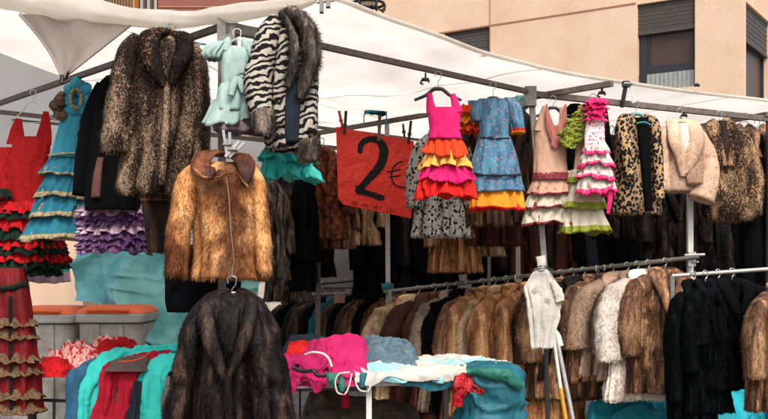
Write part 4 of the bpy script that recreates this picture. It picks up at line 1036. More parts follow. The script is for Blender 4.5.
# ================================================================== DRESSES ON BEAM B
# pink / orange tiers
def bY(px, off=-.08):
    q = beamY(px); return q[1]+off
Yp = bY(437)
g = G('flamenco_dress', 'childs hot pink dress with red, orange and apricot ruffled tiers', 'dress', 438, 76, Yp, 'childrens dresses on the beams')
hanger(438, 75, Yp, .145, 'black plastic hanger of the hot pink dress', M['plastic_b'], 'plastic', .085, slope=.07)
g.body('bodice', [(108, 429, 461, .05), (118, 428, 460, .06), (130, 429, 459, .06), (140, 428, 462, .065)], M['pink'], folds=((5, .001, .005),), noise=.004, seed=1)
g.tube('strap', [(432, 113, -.02), (430, 104, -.02), (429.5, 94, -.01)], [6, 4, 2.8], M['pink'], ry=.022)
g.tube('strap', [(457, 113, -.02), (455, 104, -.02), (452.5, 95, -.01)], [6, 4, 2.8], M['pink'], ry=.022)
for i, (y0, y1, a0, a1, b0, b1, mt) in enumerate(((136, 156, 428, 462, 424, 466, 'orange'), (150, 168, 426, 464, 421, 470, 'yellow'), (162, 182, 423, 468, 419, 473, 'pink'), (174, 198, 420, 471, 416.5, 475.5, 'scarlet'))):
    tier(g, y0, y1, a0, a1, b0, b1, i, M[mt], 9+i, .022, None, i*3+2, .018, 1.05)
# blue print dress
Yp = bY(495)
g = G('flamenco_dress', 'childs blue floral print dress with puff sleeves and mango underskirt', 'dress', 493, 88, Yp, 'childrens dresses on the beams')
hanger(493, 85, Yp, .12, 'black plastic hanger of the blue floral dress', M['plastic_b'], 'plastic', .085, slope=.05)
g.body('bodice', [(99, 484, 504, .04), (104, 479, 509, .055), (120, 479, 509, .06), (133, 480, 508, .06), (139, 480, 509, .06)], M['denim'], folds=((4, .001, .004),), noise=.004)
g.body('puff_sleeve', [(99, 479, 486, .03), (104, 473, 484, .05), (114, 471, 482, .055), (122, 473, 481, .045)], M['denim'], folds=((6, .002, .008),), seed=2)
g.body('puff_sleeve', [(98, 504, 512, .03), (106, 507, 520, .055), (122, 510, 523, .06), (134, 512, 524, .05)], [M['denim'], M['mango'], M['scarlet']], folds=((6, .002, .01),), seed=3, bands=((.82, .9, 2), (.9, .97, 1), (.97, 1.2, 2)))
g.body('skirt', [(137, 479, 510, .06), (150, 475, 514, .08), (166, 471, 518, .1), (177, 470, 520, .105)], M['denim'], folds=((12, .002, .01), (22, .001, .003)), noise=.004, seed=1)
g.body('hem_frill', [(172, 470, 520, .10), (184, 468, 522, .115), (193, 467, 524, .125)], [M['denim'], M['burg']], folds=((14, .002, .014),), hem=.012, seed=6, bands=((.94, 1.2, 1),))
g.body('underskirt', [(184, 471, 520, .09), (198, 470, 523, .105), (210, 469, 525, .115)], [M['mango'], M['scarlet']], folds=((13, .003, .013),), hem=.012, seed=4, bands=((.86, 1.2, 1),))
g.tube('seam', [(479, 138, -.045), (494, 140, -.075), (509, 139, -.045)], .7, M['navy']); g.tube('seam', [(470, 174, -.06), (485, 177, -.125), (505, 177.5, -.125), (520, 175, -.06)], .8, M['navy'], wr=.004, ws=40)
# orange ruffle sleeve garment between
g = G('ruffled_blouse', 'orange and blue ruffled sleeve tucked between pink and blue dresses', 'blouse', 468, 104, bY(480, .15))
frill_ring(g, 109, 461, 476, .05, 4.5, 'orange', 3, 1.0, amp=.02); frill_ring(g, 117, 463, 476, .05, 4.8, 'mango', 3, 2.4, amp=.02); frill_ring(g, 125, 465, 477, .05, 4.2, 'orange', 3, 4.0, amp=.02)
g.body('top', [(101, 468, 480, .03), (112, 470, 482, .04), (122, 472, 482, .04)], M['denim'], folds=((4, .002, .008),))
# pale teal cap top right of blue dress
g = G('sun_hat', 'pale aqua crumpled cotton hat behind the blue floral dress', 'hat', 521, 95, bY(522, .25))
g.body('crown', [(96, 514, 526, .04), (102, 512, 528, .06), (109, 514, 527, .05)], M['seafoam'], noise=.02, nscale=14, folds=((5, .003, .01),))
# nude dress with burgundy trims
Yp = bY(552, -.1)
g = G('flamenco_dress', 'childs nude pink dress with old rose fringe and burgundy edged tiers', 'dress', 553, 100, Yp, 'childrens dresses on the beams')
hanger(553, 99, Yp, .115, 'black plastic hanger of the nude pink dress', M['plastic_b'], 'plastic', .06, slope=.06)
g.body('bodice', [(126, 536, 566, .045), (140, 535, 566, .06), (155, 534, 566, .062), (176, 534, 568, .07)], M['nude'], folds=((4, .001, .005),), noise=.004)
g.tube('strap', [(540, 132, -.03), (542, 120, -.025), (545, 107, -.015)], [6.5, 5, 3], M['nude'], ry=.02)
g.tube('strap', [(563, 130, -.03), (562.5, 118, -.025), (562, 108, -.015)], [4.5, 4, 3], M['nude'], ry=.02)
b = MB(); r2 = np.random.default_rng(3)
for i in range(34):
    t = i/33; x = 545+19*t; y0 = 110+24*(1-abs(t*2-.9)) if t < .9 else 112; y0 = 110+22*math.sin(math.pi*min(1, t*1.05)); 
    b.tube(g.pts([(x, y0-4, -.07), (x+r2.uniform(-.4, .4), y0+9, -.08), (x+r2.uniform(-.8, .8), y0+18+r2.uniform(-3, 3), -.08)]), [.9/g.S, 1.0/g.S, .5/g.S], 5, rows=8)
b.build('fringe', M['rose'], g.o)
g.body('lace_band', [(173, 533, 569, .072), (177, 532, 570, .078), (180, 532, 571, .08)], M['burg'], folds=((20, .002, .005),), inner=False, nr=10)
for i, (y0, y1, a0, a1, b0, b1) in enumerate(((178, 195, 533, 569, 526, 573), (190, 209, 530, 571, 524, 574), (203, 225, 527, 573, 522, 577))):
    tier(g, y0, y1, a0, a1, b0, b1, i, [M['nude'] if i == 0 else M['ivory'], M['burg']], 9, .018, ((.86, 1.2, 1),), i*5+1, .014, 1.1)
# black top behind the lime garment
g = G('black_vest', 'plain black vest hanging just behind the lime ruffled dress', 'vest', 574, 108, bY(574, .12))
g.body('body', [(104, 570, 580, .03), (110, 565, 584, .05), (130, 566, 585, .06), (170, 568, 586, .06)], M['blackcoat'], folds=((4, .002, .006),))
# lime dress
Yp = bY(585, -.24)
g = G('flamenco_dress', 'ivory dress with lime edged tiers and lime print ruffle top', 'dress', 583, 104, Yp, 'childrens dresses on the beams')
g.body('bodice', [(106, 578, 590, .025), (120, 576, 592, .04), (140, 576, 594, .05), (165, 574, 594, .055), (180, 572, 596, .06)], M['nude'], folds=((5, .002, .006),), noise=.004)
rosette(g, 574, 134, 9, [M['limeprint'], M['lime']], 70, seed=2, name='ruffled_sleeve', sc=1.1); rosette(g, 581, 122, 7, [M['limeprint'], M['lime']], 50, seed=3, name='ruffled_sleeve', sc=1.1); rosette(g, 565, 144, 5.5, [M['limeprint'], M['lime']], 30, seed=5, name='ruffled_sleeve')
g.body('waist_frill', [(170, 571, 595, .06), (176, 568, 597, .075), (183, 567, 598, .085)], [M['ivory'], M['lime']], folds=((6, .002, .01),), bands=((.5, 1.2, 1),), hem=.01)
tier(g, 178, 209, 570, 596, 560, 606, 0, [M['ivory'], M['lime']], 8, .016, ((.76, 1.2, 1),), 2, .012, 1.15)
tier(g, 200, 233, 566, 600, 559, 610, 1.5, [M['ivory'], M['lime']], 9, .018, ((.76, 1.2, 1),), 6, .012, 1.15)
# white / hot pink dress
Yp = bY(594, -.42)
g = G('flamenco_dress', 'small white dress with hot pink edged ruffles and a pink trailing ribbon', 'dress', 593, 96, Yp, 'childrens dresses on the beams')
hanger(593, 97, Yp+.02, .06, 'small white hanger of the white and hot pink dress', M['wire_w'], 'wire', .02, slope=.03)
g.body('bodice', [(110, 588, 602, .03), (122, 586, 604, .045), (138, 584, 604, .05), (150, 584, 605, .055)], M['whitepink'], folds=((3, .001, .004),))
for yy in (101, 106, 112, 118): frill_ring(g, yy, 588.5, 601.5, .035, 3.0, 'ribbon', 3, yy*.7, name='neck_ruffle', amp=.012, sag=1)
for i, (y0, y1, b0, b1) in enumerate(((140, 155, 582, 609), (150, 167, 580, 612), (161, 180, 578, 614), (173, 194, 577, 616))):
    tier(g, y0, y1, b0+4, b1-4, b0, b1, i, [M['white'], M['ribbon']], 8, .018, ((.74, 1.2, 1),), i*4+1, .018, .9)
g.tube('ribbon', [(608, 186, -.08), (607.5, 200, -.07), (606.5, 214, -.05)], [2.2, 2.4, 1.5], M['ribbon'], ry=.006, wr=.002)
g = G('black_vest', 'black sleeveless vest beside the white and hot pink dress', 'vest', 604, 108, bY(604, .1))
g.body('body', [(110, 600, 607, .03), (125, 600, 609, .05), (150, 601, 611, .06)], M['blackcoat'])

# ================================================================== FURS ON BEAM B2
FLs = (13000, .013, .004, .75)
Yp = bY(635, -.08)
g = G('fur_coat', 'open leopard print coat with black front on a teal hook', 'fur coat', 636, 104, Yp, 'coats hanging along the beams')
hanger(636, 103, Yp, .13, 'teal hanger of the open leopard print coat', M['tealplastic'], 'plastic', .08, slope=.05)
g.body('body', [(120, 622, 650, .06), (128, 616, 656, .09), (160, 615, 657, .11), (195, 614, 658, .12), (212, 612, 659, .12), (215, 614, 658, .11)], M['leo2'], fur=FLs, folds=((4, .003, .012),), noise=.008)
g.tube('collar', [(632, 118, .0), (623, 119, -.06), (619, 128, -.1), (622, 150, -.13), (626, 180, -.14)], [5, 6, 6, 6, 5], M['leo2'], ry=.03, fur=FLs)
g.tube('collar', [(644, 118, .0), (650, 121, -.06), (652, 132, -.1), (653, 155, -.13), (654, 200, -.14)], [4, 5, 5, 5, 5], M['leo2'], ry=.03, fur=FLs)
g.body('lining', [(119, 633, 645, .03, -.06), (135, 634, 646, .03, -.1), (170, 637, 647, .03, -.11), (212, 641, 648, .03, -.12)], M['blackcoat'])
g.tube('hanger_loop', [(632, 126, -.13), (639, 125, -.14), (645, 127, -.13)], .8, M['tealplastic'])
Yp = bY(682, -.12)
g = G('fur_jacket', 'short sand coloured plush jacket with wide lapels in front of the white post', 'fur jacket', 680, 112, Yp, 'coats hanging along the beams')
hanger(680, 111, Yp, .1, 'dark hanger inside the sand plush jacket', M['plastic_b'], 'plastic', .09, slope=.05)
FS = (13000, .012, .004, .8)
g.body('body', [(126, 667, 690, .07), (131, 660, 700, .1), (150, 658, 704, .12), (175, 656, 706, .13), (192, 656, 706, .13)], M['sand_fur'], fur=FS, folds=((4, .003, .01),), noise=.008)
g.tube('sleeve', [(664, 131, -.02), (658, 145, -.05), (657, 165, -.08), (657, 193, -.1)], [5, 8, 9.5, 9.5], M['sand_fur'], ry=.07, fur=FS, wr=.005, hollow=True)
g.tube('sleeve', [(694, 133, -.02), (702, 150, -.05), (705, 170, -.08), (700, 190, -.1), (696, 201, -.11)], [7, 9, 10, 12, 13], M['sand_fur'], ry=.07, fur=FS, wr=.005, hollow=True)
g.tube('lapel', [(678, 121, .02), (669, 124, -.07), (669, 140, -.13), (675, 160, -.15), (677, 178, -.15)], [4, 6, 6.5, 5.5, 3], M['sand_fur'], ry=.022, fur=FS)
g.tube('lapel', [(678, 121, .02), (689, 125, -.07), (692, 140, -.13), (686, 158, -.15), (679, 175, -.15)], [4, 6, 7.5, 7, 3], M['sand_fur'], ry=.022, fur=FS)
g.body('lining', [(125, 674, 685, .02, -.08), (145, 674, 685, .02, -.125), (160, 677, 682, .015, -.13)], M['white'])
g.body('pocket', [(165, 678, 696, .014, -.14), (180, 680, 697, .015, -.15), (186, 681, 697, .014, -.15)], M['sand_fur'], fur=FS)
Yp = bY(722, -.1)
g = G('fur_jacket', 'shaggy brown mottled fur jacket right of the sand plush jacket', 'fur jacket', 719, 115, Yp, 'coats hanging along the beams')
hanger(719, 114, Yp, .13, 'teal hanger hook above the shaggy brown jacket', M['tealplastic'], 'plastic', .07, slope=.05)
FSh = (13000, .024, .0045, .75)
g.body('body', [(124, 706, 734, .07), (130, 701, 742, .1), (160, 700, 750, .13), (190, 700, 754, .14), (215, 702, 753, .14), (221, 706, 748, .13)], M['leo3'], fur=FSh, folds=((5, .004, .014),), noise=.012, hem=.006)
g.tube('sleeve', [(705, 131, -.02), (701, 150, -.07), (704, 175, -.1), (716, 197, -.14)], [6, 9, 9, 8], M['leo3'], ry=.06, fur=FSh, hollow=True)
g.tube('sleeve', [(740, 132, 0), (750, 155, -.02), (755, 185, -.04), (752, 212, -.05)], [6, 7, 7, 7], M['leo3'], ry=.06, fur=FSh, hollow=True)
g.tube('collar', [(714, 122, 0), (708, 128, -.07), (711, 145, -.12), (717, 168, -.14)], [4, 6, 6, 4], M['leo3'], ry=.03, fur=FSh); g.tube('collar', [(724, 121, 0), (729, 128, -.07), (729, 145, -.12), (724, 168, -.14)], [4, 5, 6, 4], M['leo3'], ry=.03, fur=FSh)
g.body('lining', [(122, 716, 724, .02, -.06), (150, 716, 724, .02, -.125), (175, 718, 722, .015, -.13)], M['darkbrowncloth'])
Yp = bY(745, .12)
for px, mt, lb_, x0, x1, y0, y1 in ((744, 'leo3', 'narrow brown fur coat behind the shaggy mottled jacket', 735, 756, 128, 215), (757, 'blackcoat', 'black coat with brown fur collar near the frame edge', 740, 770, 135, 268), (768, 'darkbrown_fur', 'dark fur coat at the extreme right end of the beam', 762, 785, 128, 262)):
    g = G('fur_coat' if mt != 'blackcoat' else 'wool_coat', lb_, 'fur coat' if mt != 'blackcoat' else 'coat', px, y0-12, Yp, 'coats hanging along the beams')
    hanger(px, y0-13, Yp, .1, 'hanger of the '+lb_.split(' near')[0].split(' behind')[0].split(' at ')[0], M['wire_m'], 'wire', .05, slope=.05)
    g.body('body', [(y0, px-7, px+7, .06), (y0+8, x0+2, x1-2, .1), ((y0+y1)/2, x0, x1, .12), (y1, x0-1, x1+1, .13)], M[mt], fur=None if mt == 'blackcoat' else (10000, .02, .0045, .8), folds=((4, .003, .012),), noise=.008)
    g.tube('collar', [(px-5, y0-1, 0), (px-8, y0+7, -.08), (px-4, y0+25, -.13)], [4, 5, 3.5], M['brown2_fur'], ry=.03, fur=(10000, .02, .0045, .7)); g.tube('collar', [(px+4, y0-1, 0), (px+7, y0+7, -.08), (px+4, y0+25, -.13)], [4, 5, 3.5], M['brown2_fur'], ry=.03, fur=(10000, .02, .0045, .7))
    Yp += .14

# ================================================================== RACKS OF COATS
def hanger_proto():
    o = thing('coat_hanger', 'x', 'hanger', (0, 0, 0))
    MB().tube([(-.022, 0, -.006), (-.018, 0, .014), (0, 0, .024), (.02, 0, .012), (.016, 0, -.02), (0, 0, -.04), (0, 0, -.075)], .0042, 7, rows=30).build('hook', M['wire_m'], o)
    MB().tube([(-.16, 0, -.19), (-.08, 0, -.125), (0, 0, -.085), (.08, 0, -.125), (.16, 0, -.19)], .008, 7, rows=30).build('arms', M['plastic_b'], o)
    return o
def copy_thing(root, loc, rotz, mats=None, scale=None, label=None, group=None):
    r = root.copy(); COL.objects.link(r); r.location = loc; r.rotation_euler = (0, 0, rotz)
    if scale: r.scale = scale
    if label: r['label'] = label
    if group: r['group'] = group
    for ch in root.children:
        c = ch.copy(); COL.objects.link(c); c.parent = r
        if mats:
            mt = mats.get(ch.name.split('.')[0], mats.get('*'))
            if mt is not None:
                for sl_ in c.material_slots: sl_.link = 'OBJECT'; sl_.material = mt
    return r
def coat_proto(L, seed, fur, W=.21, cloth_=False, slv=.62, flare=.04, D=.085):
    """a coat on its hanger: x across the shoulders, front towards -y, hook at the origin"""
    root = thing('fur_coat' if fur else 'wool_coat', 'x', 'fur coat' if fur else 'coat', (0, 0, 0))
    def fin(b, nm):
        if fur: b.fur(*fur)
        return b.build(nm, M['brown_fur'], root)
    r = [(-.05, -.045, .045, .045), (-.085, -.075, .075, .06), (-.16, -W+.07, W-.07, D*.8), (-.24, -W+.02, W-.02, D*.95), (-.33, -W-.005, W+.005, D), (-.45, -W-.005, W+.005, D*1.05), (-L*.8, -W-flare*.6, W+flare*.6, D*1.15), (-L, -W-flare, W+flare, D*1.2)]
    fin(MB().body(r, n=90, folds=((6, .006, .028), (11, .002, .010), (23, .003, .006)), noise=.014, seed=seed, hem=.008), 'body')
    for sg_ in (-1, 1):
        x = sg_*(W-.005)
        fin(MB().tube([(x*.5, 0, -.13), (x*.88, -.01, -.215), (x*1.15, -.025, -.36), (x*1.23, -.04, -slv*.8), (x*1.22, -.06, -slv-.08)], [.05, .078, .078, .072, .066], 18, ry=[.05, .07, .07, .065, .06], side=(1, 0, 0), disp=lambda a, q, Gd: .009*ridge(Gd*np.array([16, 16, 4.])+seed, 2, seed), hollow=True, rows=40), 'sleeve')
        fin(MB().tube([(0, .05, -.045), (sg_*.06, .02, -.055), (sg_*.085, -.04, -.10), (sg_*.07, -.08, -.2), (sg_*.035, -.1, -.34), (sg_*.01, -.105, -.48)], [.03, .04, .045, .042, .036, .012], 14, ry=.022, side=(1, 0, 0), rows=34), 'collar')
    fin(MB().tube([(.012, -D-.01, -.44), (.015, -D*1.1-.01, -.7), (.012, -D*1.2-.012, -L+.01)], [.02, .026, .026], 12, ry=.014, side=(1, 0, 0), rows=24), 'front_edge')
    return root
PR = {'a': coat_proto(1.0, 3, (16000, .019, .0044, .88)), 'b': coat_proto(.86, 8, (16000, .021, .0045, .86), W=.2, slv=.56), 'c': coat_proto(1.15, 14, (15000, .018, .0044, .9), W=.215, flare=.06), 'w': coat_proto(.9, 21, None, W=.2), 'd': coat_proto(1.05, 33, (15000, .021, .0044, .88), W=.225, slv=.66, flare=.02)}
HP = hanger_proto()
RA, RB = P(392, 291, 8.45), P(692, 257.5, 7.4)
def on_line(a, c, px):
    r = (px-CX)/F; t = (r*a[1]-a[0])/((c[0]-a[0])-r*(c[1]-a[1])); return a+t*(c-a)
def rail_thing(name, label, parts, at, kind='clothes rail'):
    o = thing(name, label, kind, at)
    for nm, a, c, w_, mt in parts:
        b = MB(); a_, c_ = np.asarray(a)-at, np.asarray(c)-at
        if nm == 'rail': b.tube([a_, (a_+c_)/2, c_], w_, 12)
        else: b.bar(a_, c_, w_)
        b.build(nm, mt, o, smooth=(nm == 'rail'))
    return o
at = np.array([RB[0], RB[1], 0])
RX = RB+(RB-RA)*.02
rail_thing('clothes_rail', 'long galvanised clothes rail sloping up towards the white post', [('rail', RA-(RB-RA)*.03, RX, .016, M['steel']), ('upright', [RA[0]-.02, RA[1], 0], RA+[-.02, 0, .0], .035, M['steel']), ('base_bar', [RA[0]-.02, RA[1]-.3, .03], [RA[0]-.02, RA[1]+.4, .03], .03, M['steel'])], at)
o = thing('rail_bracket', 'pale square bracket joining the sloping rail to the white post', 'bracket', P(690, 258, 7.45))
MB().box((-.02, -.03, -.06), (.035, .03, .045)).build('plate', M['steel_lt'], o, smooth=False); MB().tube([(-.05, -.03, .02), (.1, -.03, .025)], .01, 8).tube([(.0, -.03, -.03), (.05, -.05, -.03)], .008, 8).build('bolt', M['steel_lt'], o)
GR = 'coats packed on the long sloping rail'; GH = 'hangers of the packed coats'
rack = [
 (418, 'a', 'beige_fur', 1.35, 1.02, 16, 'pale beige shaggy fur coat, first on the sloping rail beside the grey post'),
 (434, 'd', 'darkred_fur', 1.20, 1.00, 18, 'dark red brown fur coat just right of the shaggy beige one'),
 (446, 'c', 'darkred_fur', 1.20, 0.95, 25, 'second dark red brown fur coat, longer, beside the grey beige edge'),
 (457, 'a', 'greige_fur', 1.30, 0.98, 25, 'grey beige fur coat mostly hidden behind the black coat on the sloping rail'),
 (468, 'a', 'black_fur', 1.25, 1.00, 25, 'solid black fur coat between grey beige and brown ones'),
 (482, 'd', 'brown2_fur', 1.20, 1.05, 24, 'mid brown striped fur coat right of the solid black coat'),
 (494, 'c', 'tan_fur', 1.25, 0.98, 20, 'longer tan brown fur coat behind the pale streaked tan one'),
 (506, 'a', 'beige_fur', 1.20, 1.12, 16, 'pale streaked tan fur coat left of the large orange tan coat'),
 (520, 'c', 'tan_fur', 1.30, 1.02, 26, 'large glossy orange tan fur coat immediately left of the white shirt'),
 (534, 'd', 'tan_fur', 1.10, 1.08, 25, 'orange tan fur coat partly behind the white shirt'),
 (549, 'c', 'tan_fur', 1.15, 1.14, 20, 'orange tan fur coat behind the pale leaning sticks'),
 (560, 'a', 'brown_fur', 1.20, 1.00, 20, 'dark brown fur coat right of the white shirt'),
 (572, 'd', 'brown2_fur', 1.20, 0.88, 16, 'mid brown fur coat squeezed between two dark brown coats'),
 (583, 'c', 'darkbrown_fur', 1.20, 0.72, 16, 'nearly black brown long fur coat on the sloping rail'),
 (597, 'a', 'brown2_fur', 1.20, 0.80, 26, 'mid brown fur coat directly behind the smooth beige one'),
 (612, 'b', 'brown_fur', 1.20, 0.88, 21, 'short dark brown fur coat tucked against the smooth beige one'),
 (627, 'b', 'sand_fur', 1.45, 0.93, 16, 'smooth beige plush coat with wide shoulder on the sloping rail'),
 (637, 'b', 'greige_fur', 1.30, 0.95, 20, 'grey brown plush coat between the smooth beige and cream coats'),
 (648, 'a', 'cream_fur', 1.38, 1.0, 18, 'cream white long coat between grey brown and shaggy brown furs'),
 (665, 'd', 'brown2_fur', 1.10, 0.88, 23, 'shaggy mid brown fur coat, last on the sloping rail before the post'),
]
for px, tp, mt, sw, sz, rz, lab in rack:
    q = on_line(RA, RB, px); lc = q+np.array([0, 0, -.022])
    copy_thing(PR[tp], lc, math.radians(rz+rng.uniform(-9, 7)), {'*': M[mt]}, (sw*rng.uniform(.98, 1.2), 1.0, sz*rng.uniform(.95, 1.05)), lab, GR)
    lb2 = lab.split(' on the')[0].split(' beside')[0].split(' just')[0].split(' behind')[0].split(' between')[0].split(' right of')[0].split(' left of')[0].split(' squeezed')[0].split(' tucked')[0].split(' mostly')[0].split(' directly')[0].split(' immediately')[0].split(' partly')[0]
    copy_thing(HP, q+np.array([0, 0, -.004]), math.radians(rz), None, None, 'metal hook hanger carrying the '+lb2.split(',')[0]+f'', GH)
# plastic clips/rings along the rail
for px, c_ in ((505, 'wire_m'), (515, 'white_pl'), (596, 'wire_w'), (604, 'wire_w')):
    q = on_line(RA, RB, px); th = np.linspace(0, 2*np.pi, 13)
    o = MB().tube(q+np.stack([.0*th, .022*np.cos(th), .022*np.sin(th)-.004], 1)-q, .005, 7, rows=24, cap=False).build('rail_ring', M[c_], loc=q)
    tag(o, {505: 'chrome ring on the rail above the streaked tan coat', 515: 'white plastic ring on the rail left of the white shirt', 596: 'white wire ring on the rail over the dark brown coats, left one', 604: 'white wire ring on the rail over the dark brown coats, right one'}[px], 'ring')

# ---- rear rack behind the table
R2A, R2B = P(284, 296.5, 10.2), P(404, 291, 9.2)
at = np.array([R2A[0], R2A[1], 0])
rail_thing('clothes_rail', 'rear clothes rail behind the pink heap with small dark coats', [('rail', R2A, R2B, .014, M['steel']), ('upright', [R2A[0], R2A[1], 0], R2A, .03, M['steel_dk']), ('upright', [R2B[0], R2B[1], 0], R2B, .03, M['steel_dk'])], at)
rr_ = [(292, 'b', 'brown_fur', 'small brown fur coat at the left end of the rear rail'), (301, 'w', 'blackcoat', 'small black coat, second from the left on the rear rail'), (310, 'b', 'darkbrown_fur', 'very dark brown fur coat near the left end of the rear rail'), (318, 'a', 'brown_fur', 'brown fur edge showing left of the black and teal coats on the rear rail'), (327, 'w', 'blackcoat', 'black coat directly left of the teal coat on the rear rail'),
       (337, 'w', 'teal_cloth', 'teal coat, the only blue green one on the rear rail'), (346, 'b', 'brown_fur', 'brown fur coat directly right of the teal coat'), (355, 'w', 'blackcoat', 'black coat right of the brown one next to the teal coat'), (364, 'b', 'brown_fur', 'brown fur coat halfway along the rear rail'), (372, 'b', 'brown2_fur', 'lighter brown fur coat with pale collar on the rear rail'),
       (381, 'w', 'blackcoat', 'black coat left of the rust coloured furs on the rear rail'), (390, 'b', 'rust_fur', 'rust red curly coat near the right end of the rear rail'), (400, 'b', 'rust_fur', 'rust red curly coat touching the shaggy beige coat')]
for px, tp, mt, lab in rr_:
    q = on_line(R2A, R2B, px)
    copy_thing(PR[tp], q+np.array([0, 0, -.0]), math.radians(30+rng.uniform(-5, 5)), {'*': M[mt]}, (1.05, .8, .9), lab, 'small coats on the rear rail')
    copy_thing(HP, q+np.array([0, 0, .002]), math.radians(30), None, None, 'hook hanger of the '+lab.split(',')[0].split(' near')[0].split(' directly')[0].split(' halfway')[0].split(' with pale')[0].split(' touching')[0].split(' at the')[0].split(' showing')[0]+(' by the rail end' if 'near' in lab or 'touching' in lab else ''), 'hangers on the rear rail')
def card(name, px0, py0, px1, py1, Y, mt, lab, cat='tag', rot=0):
    a, c = P(px0, py1, Y), P(px1, py0, Y)
    o = MB().body([(c[2]-a[2], -.0, c[0]-a[0], .002), ((c[2]-a[2])*.5, .001, c[0]-a[0]-.001, .003), (0, -.0, c[0]-a[0], .002)], n=16, nr=6, inner=False).build(name, mt, loc=a); tag(o, lab, cat); return o
card('paper_tag', 283, 293, 292, 301, 9.8, M['white'], 'white paper tag at the left end of the rear rail'); card('paper_tag', 346, 289, 352, 294, 9.4, M['white'], 'small white paper tag above the brown coats on the rear rail')
card('paper_tag', 334, 294, 345, 303, 9.4, M['nude'], 'beige cardboard tag hanging over the teal coat')
o = MB().tube([P(0, 0, 1)*0, P(0, 0, 1)*0+[.05, 0, .01], [.08, 0, -.03], [.06, 0, -.07]], [.02, .035, .03, .015], 10, disp=lambda a, q, Gd: .012*ridge(Gd*30, 2, 1)).build('green_cloth', M['teal_quilt'], loc=P(382, 288, 8.5)); tag(o, 'scrap of teal green cloth knotted at the grey post above the rust coats', 'cloth')
# second thin rail further back
a, c = P(300, 286, 10.6), P(372, 279, 10.0); at = np.array([a[0], a[1], 0])
rail_thing('clothes_rail', 'thin black rail with empty hooks in front of the grey brown kiosk', [('rail', a, c, .012, M['iron']), ('upright', [a[0], a[1], 0], a, .02, M['iron']), ('upright', [c[0], c[1], 0], c, .02, M['iron'])], at)
for i in range(5):
    q = a+(c-a)*(.15+.17*i); copy_thing(HP, q, math.radians(70), None, (.8, .8, 1), 'bare hook hanger on the thin black rail by the kiosk', 'bare hangers on the thin rail')

# ---- dark coats hanging in the depth of the stall
def back_row(lst, z_of, grp):
    for px, Yq, py, tp, mt, sw, sz, rz, lab in lst:
        q = P(px, py, Yq)
        copy_thing(PR[tp], q, math.radians(rz), {'*': M[mt]}, (sw, 1.1, sz), lab, grp)
        copy_thing(HP, q+np.array([0, 0, .01]), math.radians(rz), None, None, ' '.join(('hanger above the '+lab).split()[:16]), 'hangers in the depth of the stall')
ra_, rc_ = P(250, 190, 9.9), P(780, 176, 10.1); at = np.array([ra_[0], ra_[1], 0])
rail_thing('clothes_rail', 'long rear rail of dark coats in the depth of the stall', [('rail', ra_, rc_, .018, M['steel_dk']), ('upright', [ra_[0], ra_[1], 0], ra_, .04, M['steel_dk']), ('upright', [rc_[0], rc_[1], 0], rc_, .04, M['steel_dk'])], at)
row = []
names = {'blackcoat': 'plain black coat', 'black_fur': 'black fur coat', 'darkbrown_fur': 'very dark brown fur coat', 'darkred_fur': 'dark red brown fur coat', 'brown_fur': 'brown fur coat', 'navy': 'dark navy coat', 'rust_fur': 'rust curly coat'}
spec = [(381, 'blackcoat', 'under the middle of the red sign'), (395, 'blackcoat', 'under the right half of the red sign'), (407, 'navy', 'under the euro corner of the red sign'), (421, 'darkbrown_fur', 'behind the dalmatian spotted coat'), (436, 'blackcoat', 'below the dalmatian spotted coat'),
        (494, 'blackcoat', 'behind the mango hem of the blue dress'), (508, 'blackcoat', 'right of the blue dress hem'), (520, 'darkbrown_fur', 'left of the leaning stall post'), (537, 'darkred_fur', 'behind the leaning stall post'), (552, 'darkred_fur', 'below the nude pink dress'), (566, 'darkbrown_fur', 'left of the lime edged skirt'),
        (580, 'darkred_fur', 'below the lime edged skirt'), (594, 'blackcoat', 'right of the lime edged skirt'), (608, 'navy', 'left of the leopard print coat, low'), (621, 'blackcoat', 'under the left of the open leopard print coat'), (635, 'black_fur', 'under the middle of the open leopard print coat'), (649, 'blackcoat', 'under the right of the open leopard print coat'),
        (663, 'darkbrown_fur', 'below the sand plush jacket, left of the white post'), (678, 'darkbrown_fur', 'just left of the white post'), (694, 'darkbrown_fur', 'just right of the white post'), (707, 'darkred_fur', 'second to the right of the white post'), (720, 'blackcoat', 'below the shaggy mottled jacket'), (734, 'navy', 'right of and below the shaggy mottled jacket'), (748, 'blackcoat', 'between shaggy jacket and frame edge'), (762, 'black_fur', 'at the far right end of the rear rail')]
for i, (px, mt, where) in enumerate(spec):
    q = on_line(ra_, rc_, px); row.append((px, q[1]-.02*(i % 3), HY-(q[2]-EYE)*F/q[1]+1, 'w' if mt in ('blackcoat', 'navy') else 'c', mt, 1.05, 1.15+.1*((i*7) % 3), 18+((i*13) % 20), names[mt]+' '+where))
back_row(row, None, 'dark coats on the long rear rail')
